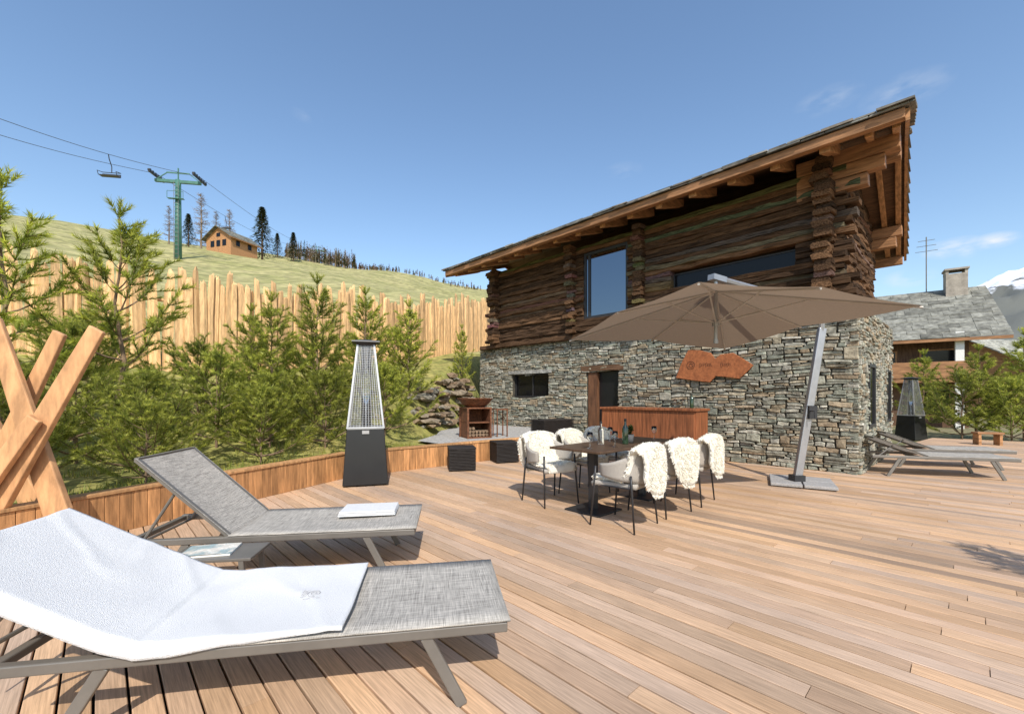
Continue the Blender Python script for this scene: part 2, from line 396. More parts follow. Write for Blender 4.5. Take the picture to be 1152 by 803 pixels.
def window(x0,x1,z0,z1,y,fw,name='window',mull=(),side=False,pane='panedark',dep=.05):
    def bx(m,a,b,c,d,e,f):
        if side: m.box(-d,-c,a,b,e,f)
        else: m.box(a,b,c,d,e,f)
    m=MB();bx(m,x0,x0+fw,y-dep,y,z0,z1);bx(m,x1-fw,x1,y-dep,y,z0,z1);bx(m,x0+fw,x1-fw,y-dep,y,z0,z0+fw);bx(m,x0+fw,x1-fw,y-dep,y,z1-fw,z1)
    for q in mull: bx(m,q-fw/2,q+fw/2,y-dep+.002,y,z0+fw,z1-fw)
    w=m.build(name,M['dark'],ch,bevel=.004)
    m=MB();bx(m,x0+fw,x1-fw,y-.02,y-.002,z0+fw,z1-fw);m.build('pane',M[pane],w)
    return w
window(-8.62,-7.09,1.3,2.02,.18,.05,mull=(-7.85,))
window(.95,1.7,.75,1.95,.03,.06,side=True);window(3.4,4.1,.75,1.95,.03,.06,side=True)
m=MB();m.box(-5.70,-4.80,.14,.17,0,1.98);dr=m.build('door',M['black'],ch)  # black sheet stands for the unlit interior behind the open leaf
m=MB();m.box(-5.70,-5.42,.03,.135,.01,1.97);m.build('open_leaf',M['doorwood'],dr)
m=MB();m.tube([(-4.92,.13,.95),(-4.92,.08,.95),(-5.05,.08,.95)],.01);m.build('handle',M['silver'],dr)
m=MB();m.box(-5.9,-4.6,-.03,.19,2.0,2.14,(.13,.075,.045),j=.01);m.build('lintel',M['logx'],ch)
m=MB();m.box(-8.75,-6.95,-.04,.19,2.02,2.12,(.3,.29,.26),j=.01);m.build('lintel',M['stone'],ch)
# log walls
def lcol():
    k=random.random()**1.2
    a=(.045,.028,.018);b=(.15,.083,.044);c=(.13,.094,.064)
    q=tuple(a[i]*(1-k)+b[i]*k for i in range(3))
    if random.random()<.22:q=tuple(v*U(.7,1.2) for v in c)
    return q
def log(mb,p0,p1,h,w):
    p0=Vector(p0);p1=Vector(p1);d=(p1-p0);Lg=d.length;d.normalize();x=d.cross(Vector((0,0,1))).normalized()
    n=max(2,int(Lg/.22));prof=[(-.5,-.36),(-.42,-.49),(.42,-.49),(.5,-.36),(.5,.36),(.42,.49),(-.42,.49),(-.5,.36)]
    vs=[];fs=[];c=lcol();ph=U(0,50)
    for i in range(n+1):
        p=p0+d*(Lg*i/n)
        bend=noise.noise((i*.3,ph,1))*.026;tw=noise.noise((i*.45,ph,9))*.05
        for k,(a,b) in enumerate(prof):
            q=1+U(-.14,.14)
            vs.append(p+x*(a*w*q+tw)+Vector((0,0,b*h*(1+U(-.18,.14))+bend)))
    for i in range(n):
        kk=U(.8,1.2);cc=tuple(q*kk for q in c)
        for k in range(8):
            a=i*8+k;b=i*8+(k+1)%8;fs.append((a,b,b+8,a+8))
    fs.append(tuple(range(8))[::-1]);fs.append(tuple(n*8+k for k in range(8)))
    mb.add(vs,fs,c)
LH=.098;z0=2.98;nrow=24
WIN=[(-5.79,-4.45,3.37,5.12),(-3.35,-.93,3.78,4.10)]
fr=MB();sdw=MB();sdl=MB();stk=[MB(),MB()]
fr.box(-9.3,-.55,.12,4.2,2.95,5.3,(.03,.018,.012))
for i in range(nrow):
    zc=z0+LH*(i+.5)
    segs=[(-9.4-U(.15,.42),-.35+U(.14,.38))]
    for a,b,c,d in WIN:
        if c-.03<zc<d+.03:
            ns=[]
            for p,q in segs:
                if p<a: ns.append((p,min(q,a)))
                if q>b: ns.append((max(p,b),q))
            segs=ns
    for p,q in segs:
        if q-p>.1: log(fr,(p,.05+U(-.045,.035),zc),(q,.05+U(-.045,.035),zc),LH*1.08,.26)
    zs=zc+LH/2
    log(sdw,(-.47+U(-.03,.03),-.22-U(0,.2),zs),(-.47,4.5+U(0,.15),zs),LH*1.08,.26)
    log(sdl,(-9.28,-.22-U(0,.2),zs),(-9.28,4.5,zs),LH*1.08,.26)
    for m,xx in zip(stk,(-4.1,-6.15)):
        log(m,(xx+U(-.04,.04),-.18-U(0,.17),zs),(xx,.1,zs),LH,.23)
for i,(a,b) in enumerate(((-.1,4.2),(.2,3.6),(.7,2.9),(1.2,2.3))):
    log(sdw,(-.47,a-.2,5.42+i*.19),(-.47,b+.2,5.42+i*.19),.2,.24)
fr.build('log_wall',M['logx'],ch);sdw.build('side_log_wall',M['logy'],ch);sdl.build('side_log_wall',M['logy'],ch)
for m in stk:m.build('log_end_stack',M['logy'],ch)
m=MB();log(m,(-10.0,-.06,2.93),(-.0,-.06,2.93),.12,.22);m.build('sill_beam',M['logx'],ch)
window(-5.79,-4.45,3.37,5.12,.0,.07,mull=(-5.62,),pane='panesky')
window(-3.35,-.93,3.78,4.10,.105,.03,dep=.04)
# roof
RS=.32;TR=1.7;TB=5.8;X0=-10.75;ZF=5.47
def X1(t): return .66-.082*(t+1)
def zr(t): return ZF+(t+1)*RS if t<TR else ZF+(TR+1)*RS-(t-TR)*RS
m=MB()
for ta,tb in((-1.0,TR),(TR,TB)):
    n=14
    for i in range(n):
        a=ta+(tb-ta)*i/n;b=ta+(tb-ta)*(i+1)/n-.008
        m.hexa([(X0,a,zr(a)-.06),(X1(a),a,zr(a)-.06),(X1(b),b,zr(b)-.06),(X0,b,zr(b)-.06),(X0,a,zr(a)-.02),(X1(a),a,zr(a)-.02),(X1(b),b,zr(b)-.02),(X0,b,zr(b)-.02)])
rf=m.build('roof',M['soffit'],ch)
m=MB()
SC=((.17,.165,.145),(.14,.14,.125),(.21,.195,.165),(.18,.155,.125))
for ta,sg,n in((-1.1,1,9),(TB+.1,-1,13)):
    for i in range(n):
        for lay in((0,1) if i==0 else (0,)):
            t=ta+sg*i*.34;x=X0-.08-U(0,.2)*lay
            while x<X1(t)+.05:
                wd=U(.25,.6);e=min(x+wd,X1(t)+.1);k=U(.65,1.3);c=tuple(q*k for q in random.choice(SC))
                jit=U(-.03,.03);a=t+sg*(jit-.02*lay);b=t+sg*.42
                lim=TR+.06*sg
                if (b-lim)*sg>0:b=lim
                za=zr(max(-1,min(TB,a)))+.022+.032*lay;zb=zr(b)+.02*lay
                if i>0: za+=.018
                th=U(.026,.042)
                m.hexa([(x,a,za),(e,a,za+U(-.004,.004)),(e,b,zb),(x,b,zb),(x+U(0,.015),a+sg*U(0,.015),za+th),(e-U(.0,.015),a+sg*U(0,.015),za+th),(e,b,zb+th),(x,b,zb+th)],c)
                x=e+.003
m.build('slates',M['slate'],rf,fixn=True)
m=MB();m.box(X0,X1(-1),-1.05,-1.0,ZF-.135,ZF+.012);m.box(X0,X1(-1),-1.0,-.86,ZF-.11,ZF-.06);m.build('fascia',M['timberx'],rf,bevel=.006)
for left in(0,1):
    m=MB()
    for ta,tb in((-1.0,TR),(TR,TB)):
        xa,xb=(X0-.05,X0-.05) if left else (X1(ta),X1(tb))
        m.hexa([(xa,ta,zr(ta)-.17),(xa+.05,ta,zr(ta)-.17),(xb+.05,tb,zr(tb)-.17),(xb,tb,zr(tb)-.17),(xa,ta,zr(ta)),(xa+.05,ta,zr(ta)),(xb+.05,tb,zr(tb)),(xb,tb,zr(tb))])
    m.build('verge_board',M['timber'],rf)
def raft(x,ta,tb,wd=.15,hh=.17,drop=.06,nm='rafter',xb=None):
    m=MB();za,zb=zr(ta)-drop,zr(tb)-drop;h=wd/2;xb=x if xb is None else xb
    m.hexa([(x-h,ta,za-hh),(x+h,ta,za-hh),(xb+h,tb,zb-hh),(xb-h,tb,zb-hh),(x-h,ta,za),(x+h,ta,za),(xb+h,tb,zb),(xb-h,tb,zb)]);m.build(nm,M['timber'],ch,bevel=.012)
x=-10.4
while x<.1: raft(x,-.84-U(0,.08),.12);x+=.72
for o_ in(.42,.10):
    raft(X1(-.8)-o_,-.82,TR-.05,.10,.14,xb=X1(TR)-o_);raft(X1(TR)-o_,TR+.05,TB-.1,.10,.14,xb=X1(TB)-min(o_,.3))
def purl(t,x0,x1,z,s=.22,h=.24):
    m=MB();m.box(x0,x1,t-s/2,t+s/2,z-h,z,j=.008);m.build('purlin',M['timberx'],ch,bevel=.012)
purl(-.02,-.9,X1(0)-.05,zr(0)-.21);purl(0,-.9,.34,zr(0)-.46,.2,.22);purl(.0,-.9,.12,zr(0)-.69,.2,.2)
purl(TR,-.9,X1(TR)-.05,zr(TR)-.21);purl(4.2,-.9,X1(4.2)-.03,zr(4.2)-.21);purl(4.2,-.9,.1,zr(4.2)-.46,.2,.22);purl(5.5,-9.5,X1(5.5)-.03,zr(5.5)-.21,.16,.2)
# sign
sg=empty('wall_sign',toW(-2.45,-.06)+(2.0,),ROT,'rust coloured fish shaped sign with a round emblem on the stone wall','sign')
def onwall(px,py):
    k=(px-576)/490;s_=(CX-k*CY)/(dx.x+k*(-dx.y));Y=CY+s_*(-dx.y);return (-s_+2.45,(445-py)/490*Y+1.35-2.0)
for out in ([(762,425),(769,407),(776,394),(788,394),(801,397),(806,404),(806,424),(800,430),(782,428)],[(805.5,404),(812,399),(826,397),(838,404),(849,411),(840,420),(833,426),(818,424),(805.5,423)]):
    m=MB();q=[onwall(*p) for p in out];n=len(q);vs=[(a,-.02,b) for a,b in q]+[(a,.02,b) for a,b in q]
    m.add(vs,[tuple(range(n)),tuple(range(n,2*n))[::-1]]+[(i,i+n,(i+1)%n+n,(i+1)%n) for i in range(n)])
    m.build('panel',M['signrust'],sg,fixn=True,bevel=.006)
def loop(cx,cz,r,n=20): return [(cx+r*math.cos(i*2*math.pi/n),-.022,cz+r*math.sin(i*2*math.pi/n)) for i in range(n+1)]
ex,ez=onwall(779,411);m=MB();m.tube(loop(ex,ez,.085),.006,6);m.tube(loop(ex+.01,ez,.045),.005,6);m.tube([(ex-.06,-.022,ez-.045),(ex,-.022,ez+.035),(ex+.06,-.022,ez-.035)],.005,6);m.build('emblem',M['rust_ink'],sg)
def scr(x0,z0,n,h=.04,st=.045):
    m=MB()
    for i in range(n):
        m.tube([(x0+i*st+st*.15*k+ .010*math.sin(k*1.6),-.022,z0+h*math.sin(k*1.25+i*.8)*(1.4 if i%3==0 else .8)) for k in range(7)],.0035,5)
    m.build('lettering',M['rust_ink'],sg)
a,b=onwall(788,411);scr(a,b,6);a,b=onwall(812,411);scr(a,b,5,.036,.042)
# bar cabinet in front of the wall
cb=empty('bar_cabinet',toW(-3.56,-.55)+(0,),ROT,'reddish wooden outdoor bar counter with vertical boards in front of the stone wall','counter')
m=MB();x=-1.1
while x<1.09: m.box(x,x+.118,-.3,-.27,.04,1.04);x+=.122
m.box(-1.1,-1.07,-.27,.3,.04,1.04);m.box(1.08,1.11,-.27,.3,.04,1.04);m.box(-1.07,1.08,.27,.3,.04,1.04)
m.build('board_front',M['cabinet'],cb,bevel=.004)
m=MB();m.box(-1.13,1.14,-.34,.33,1.04,1.09);m.build('counter_top',M['cabinet'],cb,bevel=.006)
m=MB();m.box(-1.06,1.07,-.26,.26,0,.04);m.build('plinth',M['dark'],cb)
# planter walls
def planter(p0,p1,label):
    v=Vector(p1)-Vector(p0);Lg=v.length;e=empty('planter_wall',(p0[0],p0[1],0),math.atan2(v.y,v.x),label,'low wall')
    m=MB();x=0
    while x<Lg-.01:
        k=U(.75,1.25);m.box(x+.002,min(x+.118,Lg),-.02+U(-.002,.002),.02,0,.385,(.44*k,.22*k,.09*k));x+=.12
    m.build('boards',M['planter'],e,bevel=.004)
    m=MB();x=0
    while x<Lg-.01:
        k=U(.8,1.2);b=min(x+U(2,3),Lg);m.box(x+.001,b,-.035,.13,.387,.42,(.46*k,.25*k,.11*k));x=b+.002
    m.build('cap_rail',M['planter'],e,bevel=.005)
planter((-5.85,-2.5),(-4.42,3.08),'low wooden planter wall at the left edge beside the foreground lounger')
planter((-4.4,3.1),(-2.72,7.22),'low wooden planter wall running behind the loungers to the patio heater')
planter((-2.7,7.24),(1.74,10.98),'low wooden planter wall behind the two dark cubes, from the heater to the chalet')
# ------------------------------------------------------------------ rocks left of the chalet
rk=empty('rock_bank',(-1.9,12.8,.3),0,'stack of rough brown rocks holding the bank left of the chalet','rock wall')
m=MB()
def rock(m,x,y,z,r):
    b=bmesh.new();bmesh.ops.create_icosphere(b,subdivisions=1,radius=1)
    ph=U(0,99);sx,sy,sz=r*U(1.0,1.7),r*U(.8,1.2),r*U(.35,.6);az=U(0,3)
    vs=[]
    for v in b.verts:
        k=1+.35*noise.noise(v.co*1.3+Vector((ph,0,0)))+U(-.1,.1)
        a,c=v.co.x*sx*k,v.co.y*sy*k
        vs.append((x+a*math.cos(az)-c*math.sin(az),y+a*math.sin(az)+c*math.cos(az),z+v.co.z*sz*k))
    c=random.choice(((.22,.155,.10),(.25,.205,.15),(.17,.13,.09),(.25,.185,.12),(.22,.205,.165)));m.add(vs,[tuple(v.index for v in f.verts) for f in b.faces],c);b.free()
for i in range(130):
    t=random.random();k=random.random()
    yy=11.2+t*4.4;xx=-2.1+(yy-11.5)*.22-k*.75
    rock(m,xx+U(-.1,.25),yy,height(xx-.1,yy)*.93+U(-.08,.06),U(.1,.24))
m.build('rocks',M['stone'],rk,off=(-1.9,12.8,.3))
# ------------------------------------------------------------------ sun loungers
def make_lounger(hinge,bl,th):
    r=empty('sun_lounger',(0,0,0));W=.34;zt=.345;end=1.98
    m=MB()
    for s in(-1,1): m.box(0,end,s*W-.02,s*W+.02,zt-.045,zt)
    m.box(-.005,.035,-W+.022,W-.022,zt-.042,zt-.005);m.box(end-.04,end,-W+.022,W-.022,zt-.042,zt-.005);m.box(hinge-.02,hinge+.02,-W+.022,W-.022,zt-.055,zt-.02)
    m.build('frame',M['grey_metal'],r,bevel=.006)
    for x0,x1 in((.36,.20),(1.58,1.76)):
        for s in(-1,1):
            m=MB();m.beam((x0,s*W,zt-.04),(x1,s*(W+.015),0.0),.024,.048,up=(1,0,0));m.build('leg',M['grey_metal'],r,bevel=.005)
    m=MB()
    m.grid(lambda a,b:(-.012+a*(hinge+.012),-W-.024+b*(2*W+.048),zt+.008-.022*math.sin(math.pi*b)*math.sin(math.pi*min(1,a*1.0+.02))),24,8)
    m.build('seat',M['weave'],r,smooth=True,solid=.008)
    m=MB();ct,sn=math.cos(th),math.sin(th)
    def BP(a,b):
        k=a*bl;s=.02*math.sin(math.pi*b)*math.sin(math.pi*a)
        return (hinge+k*ct+s*sn,-W-.016+b*(2*W+.032),zt+.012+k*sn-s*ct)
    m.grid(BP,16,8);bk=m.build('backrest',M['weave'],r,smooth=True)
    m=MB()
    for s in(-1,1): m.beam((hinge,s*(W-.01),zt-.005),(hinge+bl*ct,s*(W-.01),zt-.005+bl*sn),.026,.03)
    m.beam((hinge+bl*ct,-W,zt-.004+bl*sn),(hinge+bl*ct,W,zt-.004+bl*sn),.03,.03);m.build('back_frame',M['grey_metal'],bk)
    m=MB()
    for s in(-1,1): m.tube([(hinge+bl*.62*ct,s*(W-.05),zt+bl*.62*sn-.02),(hinge+bl*.62*ct+.22,s*(W-.05),zt-.03)],.011,8)
    m.tube([(hinge+bl*.62*ct+.22,-W+.03,zt-.03),(hinge+bl*.62*ct+.22,W-.03,zt-.03)],.011,8);m.build('support_strut',M['grey_metal'],r)
    return r
TH1=rad(28);HG=1.47
l1=make_lounger(HG,.80,TH1);l1.location=(-.08,2.29,0);l1.rotation_euler=(0,0,math.atan2(-.17,-.985))
tag(l1,'nearest grey sling sun lounger, covered by a spread white towel','sun lounger')
l2=make_lounger(1.30,.82,rad(43));l2.location=(-.785,3.64,0);l2.rotation_euler=(0,0,math.atan2(-.14,-.985))
tag(l2,'grey sling sun lounger with raised back and a folded white towel on its foot end','sun lounger')
a3=math.atan2(.27,-.96)
l3=make_lounger(1.2,.8,rad(22));l3.location=(8.12,7.2,0);l3.rotation_euler=(0,0,a3);tag(l3,'front one of the two grey sun loungers beside the right wall of the chalet','sun lounger')
l4=copy_tree(l3);l4.location=(9.15,8.15,0);tag(l4,'rear one of the two grey sun loungers beside the right wall of the chalet','sun lounger')
# spread towel on lounger 1
tw=empty('spread_towel',(-.08,2.29,0),l1.rotation_euler[2],'large white towel spread over the back and seat of the nearest lounger','towel')
def prof(d):
    h=HG;ct,sn=math.cos(TH1),math.sin(TH1)
    bl=.82
    if d<h: return (d,.372,0,1)
    if d<h+bl: k=d-h;return (h+k*ct,.375+k*sn,-sn,ct)
    k=d-h-bl;return (h+bl*ct+.03+.02*min(1,k*8),.375+bl*sn-k,1,.2)
def wave(x,y): return .004*noise.noise((x*4,y*5,1))+.010*noise.noise((x*1.8+y*2.2,y*1.3,4))+.005*max(0,1-abs(noise.noise((x*2.1+y*1.6,y*.8-x,11)))*7)
def TP(a,b):
    d=.70+a*(HG-.70+.82+.28)
    lo_=-.352;hi_=.368+.055*sstep(.0,.55,a)
    y=lo_+b*(hi_-lo_)
    x,z,nx,nz=prof(d)
    if HG-.12<d<HG+.12: z+=.014*(1-abs(d-HG)/.12)
    wv=wave(d,y)
    x+=nx*(.010+wv);z+=nz*(.010+wv)
    ov=max(0,y-.362)
    if ov>0: z-=ov*1.1*(1 if d<2.2 else .4)+.003;y=.362+ov*.22+.005*noise.noise((d*5,2,2))
    z-=.014*math.sin(math.pi*b)*(1 if d<HG else .7)
    x+=.008*noise.noise((y*3,a*2,7))*(1-a)
    return (x,y,z)
m=MB();m.grid(TP,120,64);m.build('terry_cloth',M['towel'],tw,smooth=True,solid=.009)
m=MB();cx,cy=.90,0.0
def onT(x,y): return (x,y,.3885-.014*math.sin(math.pi*(y+.352)/.75)+wave(x,y))
cs=[(cx+.028*k/14*math.cos(k*.75),cy+.028*k/14*math.sin(k*.75)) for k in range(2,20)]
m.tube([onT(a,b) for a,b in cs],.0022,5)
for k in range(5):
    m.tube([onT(cx+.036+.008*q,cy-.033+.015*k+.004*math.sin(q*2+k)) for q in range(4)],.002,5)
m.tube([onT(cx-.035+.011*q,cy+.052+.006*math.sin(q*1.4)) for q in range(8)],.002,5)
m.build('embroidered_emblem',M['emb'],tw)
# folded towel
ft=empty('folded_towel',(-1.22,3.74,.353),rad(8),'small white folded towel lying on the second lounger','towel')
m=MB()
for i in range(3):
    z=.003+i*.0135
    m.box(-.23+.004*i,.23-.003*i,-.145,.145,z,z+.0125,j=.002)
m.build('folds',M['towel'],ft,bevel=.006)
# side table and magazine
stb=empty('side_table',(-1.95,2.90,0),rad(-172),'low grey side table between the two foreground loungers','side table')
m=MB();m.box(-.26,.26,-.155,.155,.295,.315);m.build('table_top',M['grey_metal'],stb,bevel=.004)
for sx in(-1,1):
    for sy in(-1,1):
        m=MB();m.beam((sx*.2,sy*.14,.295),(sx*.225,sy*.15,0),.025,.03);m.build('leg',M['grey_metal'],stb)
mg=empty('magazine',(-2.0,2.89,.316),rad(-166),'magazine with a pale picture cover lying on the low side table','magazine')
m=MB();m.box(-.15,.15,-.105,.105,0,.012);m.build('pages',M['paper'],mg)
m=MB();m.grid(lambda a,b:(-.152+a*.304,-.107+b*.214,.0145+.003*math.sin(a*3)),8,2);m.build('cover',M['page'],mg)
# ------------------------------------------------------------------ timber sculpture left
sc=empty('timber_sculpture',(-4.0,3.65,.38),0,'star of rough sawn timber planks crossing at the left edge of the picture','sculpture')
def SP_(px,py,Y): return ((px-576)/490*Y,Y,max(.34,1.35+(445-py)/490*Y))
for p0,p1,w_,t_ in((SP_(-14,582,3.60),SP_(110,370,3.66),.21,.62),(SP_(66,580,3.74),SP_(-8,360,3.72),.20,.65),(SP_(-22,560,3.85),SP_(68,374,3.85),.17,.65),(SP_(40,575,3.95),SP_(-60,390,3.92),.18,.65),(SP_(-45,585,3.5),SP_(40,470,3.55),.16,.7)):
    m=MB();m.beam(p0,p1,w_,.065,up=(.1,-1,.1),t=t_);m.build('plank',M['plank'],sc,bevel=.01,off=(-4.0,3.65,.38))
# ------------------------------------------------------------------ patio heaters
def make_heater():
    r=empty('patio_heater',(0,0,0))
    def sq(h,z): return [(-h,-h,z),(h,-h,z),(h,h,z),(-h,h,z)]
    B0,B1,B2=.325,.268,.12
    m=MB();m.hexa(sq(B0,.02)+sq(B1,.86));b=m.build('base_cabinet',M['black'],r,bevel=.01)
    m=MB();m.hexa(sq(B1+.006,.86)+sq(B1+.004,.885));m.build('trim',M['silver'],b)
    m=MB();m.box(-.05,.05,-B1-.022,-B1-.006,.78,.83);m.build('control_plate',M['silver'],b)
    for sx in(-1,1):
        for sy in(-1,1):
            m=MB();m.beam((sx*(B1-.012),sy*(B1-.012),.885),(sx*B2,sy*B2,2.13),.026,.026);m.build('corner_post',M['silver'],r)
    m=MB()
    for i in range(1,46):
        f=i/46;z=.885+1.24*f;h=(B1-.012)*(1-f)+B2*f
        for a,b_ in(((-h,-h),(h,-h)),((h,-h),(h,h)),((h,h),(-h,h)),((-h,h),(-h,-h))):
            m.beam((*a,z),(*b_,z),.0042,.0042)
    for k in range(-5,6):
        k/=6
        for s in(-1,1):
            q=B1-.012
            m.beam((k*q,s*q,.885),(k*B2,s*B2,2.13),.0042,.0042);m.beam((s*q,k*q,.885),(s*B2,k*B2,2.13),.0042,.0042)
    m.build('wire_guard',M['silver'],r)
    m=MB();m.lathe([(.07,.885),(.07,2.1)],18);m.build('glass_tube',M['clear'],r,smooth=True,solid=.006)
    m=MB();m.hexa(sq(B2+.012,2.12)+sq(B2+.03,2.165));m.build('burner_head',M['dark'],r)
    m=MB();m.hexa(sq(.205,2.166)+sq(.20,2.185));m.hexa(sq(.195,2.186)+sq(.05,2.215));m.build('reflector_cap',M['dark'],r)
    return r
h1=make_heater();h1.location=(-2.27,6.78,0);h1.rotation_euler=(0,0,rad(17));tag(h1,'pyramid patio heater with black base standing at the planter corner','patio heater')
h2=copy_tree(h1);h2.location=(14.1,15.4,-.21);tag(h2,'distant pyramid patio heater right of the chalet behind the loungers','patio heater')
# ------------------------------------------------------------------ cubes, bench, fire bowl
def cube_stool(loc,rz,sx,sy,h,label,cat,name):
    e=empty(name,loc,rz,label,cat);m=MB()
    for i in range(14):
        z=.02+(h-.05)*i/14;m.box(-sx,sx,-sy,sy,z,z+(h-.05)/14-.006)
    m.build('woven_body',M['wicker'],e,bevel=.006)
    m=MB();m.box(-sx-.005,sx+.005,-sy-.005,sy+.005,h-.03,h);m.build('lid',M['wicker'],e,bevel=.008);return e
cube_stool((-.93,8.0,0),rad(12),.24,.24,.42,'dark woven cube stool left of the pair on the deck','stool','cube_stool')
cube_stool((-.16,8.95,0),rad(20),.24,.24,.42,'dark woven cube stool right of the pair, nearer the dining table','stool','cube_stool')
cube_stool((1.0,10.75,.40),rad(38),.5,.25,.37,'long black woven bench box on the gravel terrace by the door','bench','bench_box')
fb=empty('fire_bowl',(-.84,9.95,.40),rad(25),'rusty steel fire bowl on a square log store, left of the chalet','fire bowl')
m=MB();h=.27
for a,b in((-1,-1),(1,-1),(1,1),(-1,1)): m.box(a*h-.02,a*h+.02,b*h-.02,b*h+.02,0,.66)
m.box(-h,h,h-.012,h,.02,.65);m.box(-h,-h+.012,-h,h,.02,.65);m.box(h-.012,h,-h,h,.02,.65);m.box(-h,h,-h,h,.0,.03);m.box(-h-.02,h+.02,-h-.02,h+.02,.66,.69);m.box(-h,h,-h,h,.34,.36)
m.build('stand',M['corten'],fb)
m=MB();m.lathe([(.0,.69),(.2,.69),(.3,.76),(.40,.88),(.42,.88),(.42,.895),(.30,.895),(.2,.80),(0,.78)],28);m.build('bowl',M['corten'],fb,smooth=True)
m=MB()
for i in range(14): 
    xx,zz=-.2+.08*(i%6),.07+.075*(i//6);m.tube([(xx,-.22,zz),(xx+U(-.01,.01),.2,zz)],.034,8)
lg=m.build('firewood',M['bark'],fb)
ss=empty('small_stand',(-.28,10.2,.4),rad(25),'slim rusty side stand just right of the fire bowl','stand')
m=MB();m.box(-.14,.14,-.14,.14,.62,.645);m.build('shelf',M['corten'],ss)
for a,b in((-1,-1),(1,-1),(1,1),(-1,1)):
    m=MB();m.box(a*.125-.012,a*.125+.012,b*.125-.012,b*.125+.012,0,.62);m.build('leg',M['corten'],ss)
# ------------------------------------------------------------------ dining set
TC=Vector((1.36,5.53));ang=math.atan2(d2.y,d2.x)
tb=empty('dining_table',(TC.x,TC.y,0),ang,'long dark dining table on two metal pedestals under the parasol','table')
m=MB();m.box(-.92,.95,-.36,.36,.722,.75);m.build('table_top',M['tabletop'],tb,bevel=.006)
for s in(-.55,.55):
    m=MB();m.box(s-.04,s+.04,-.04,.04,.02,.722);m.box(s-.2,s+.2,-.2,.2,.706,.721);m.build('pedestal',M['dark'],tb)
    m=MB();m.box(s-.24,s+.24,-.24,.24,0,.02);m.build('base_plate',M['dark'],tb,bevel=.004)
def make_chair():
    r=empty('armchair',(0,0,0))
    m=MB()
    m.grid(lambda a,b:(.24-a*.48,(-.5+b)*(.50-.08*a),.45-.02*math.sin(math.pi*b)*math.sin(math.pi*a)-.02*max(0,.1-a)*10),10,8)
    m.build('seat',M['shell'],r,smooth=True,solid=.05)
    def BK(a,b):
        t=rad(-112+224*a)
        top=.66+.16*max(0,math.cos(t*.8))**2;bot=.52-.05*math.cos(t)
        rr=.27+.02*b
        return (-rr*math.cos(t)*1.05+.01,rr*math.sin(t)*1.02,bot+(top-bot)*b)
    m=MB();m.grid(BK,28,6);m.build('backrest',M['shell'],r,smooth=True,solid=.028)
    for sx in(-1,1):
        for sy in(-1,1):
            m=MB();top=.62 if sx>0 else .56
            m.tube([(sx*.20,sy*.235,top),(sx*.21,sy*.24,.44),(sx*.25,sy*.26,0)],[.012,.013,.009],8);m.build('leg',M['dark'],r,smooth=True)
    m=MB();m.tube([(.2,-.235,.43),(-.2,-.235,.43),(-.2,.235,.43),(.2,.235,.43)],.009,6)
    m.build('seat_frame',M['dark'],r)
    return r
def skin_prof(d):
    P=[(.25,.40),(.24,.49),(-.10,.48),(-.215,.57),(-.262,.80),(-.275,.845),(-.31,.862),(-.342,.84),(-.36,.77),(-.365,.60),(-.362,.37)]
    ls=[math.dist(P[i],P[i+1]) for i in range(len(P)-1)];t=d*sum(ls)
    for i,l in enumerate(ls):
        if t<=l or i==len(ls)-1:
            f=min(1,t/l);a,b=P[i],P[i+1];ta=((b[0]-a[0])/l,(b[1]-a[1])/l)
            return a[0]+(b[0]-a[0])*f,a[1]+(b[1]-a[1])*f,-ta[1],ta[0]
        t-=l
def make_skin(seed):
    random.seed(seed)
    r=empty('sheepskin',(0,0,0));m=MB()
    def wid(d): return .235+.02*math.sin(d*9+seed)+.014*math.sin(d*23+seed*2)-.14*max(0,(d-.84)/.16)**2-.08*max(0,(.1-d)/.1)
    def SP(a,b):
        x,z,nx,nz=skin_prof(a);y=(-1+2*b)*wid(a)
        if z>.5 or x<-.24: x+=.9*y*y
        if z>.8: z-=.7*y*y
        k=.010+.014*noise.noise((a*9,b*5,seed))
        bul=.02*math.sin(math.pi*b)
        return (x-(k+bul if x<-.3 else -0.0),y,z+(k if x>-.3 else 0))
    m.grid(SP,44,14);m.build('hide',M['wool'],r,smooth=True,solid=.036)
    h=MB()
    for i in range(11000):
        a,b=random.random(),random.random()
        p=Vector(SP(a,b));x,z,nx,nz=skin_prof(a)
        if a<.42: n=Vector((.2,0,1))
        elif x<-.3: n=Vector((-1,0,-.1 if z<.8 else .6))
        else: n=Vector((.7,0,.7))
        if b<.05 or b>.95: n=n*.5+Vector((0,-1 if b<.5 else 1,0))
        if a>.97: n=Vector((-.4,0,-1))
        dd=(n.normalized()*.8+Vector((U(-.7,.7),U(-.7,.7),U(-1.2,.2)))).normalized()*U(.016,.03)
        sd_=dd.cross(Vector((U(-1,1),U(-1,1),U(-1,1)))).normalized()*.0075
        p+=n.normalized()*.016
        h.add([p-sd_,p+sd_,p+dd+Vector((0,0,-.006))],[(0,1,2)])
    h.build('fleece',M['wool'],r);return r
chs=make_chair();sk=[make_skin(3),make_skin(8)];random.seed(5)
names=[(-.78,-1),(-.02,-1),(.72,-1),(-.62,1),(0.1,1),(.78,1)]
clab=['armchair nearest the camera on the near side of the dining table','middle armchair on the near side of the dining table','armchair farthest right on the near side of the dining table',
'armchair at the left end of the far side of the dining table','middle armchair on the far side of the dining table','armchair at the far right end behind the dining table']
slab=['cream sheepskin over the armchair nearest the camera','cream sheepskin over the middle armchair of the near row','cream sheepskin over the rightmost armchair of the near row',
'cream sheepskin over the leftmost armchair across the table','cream sheepskin over the middle armchair across the table','cream sheepskin over the last armchair across the table']
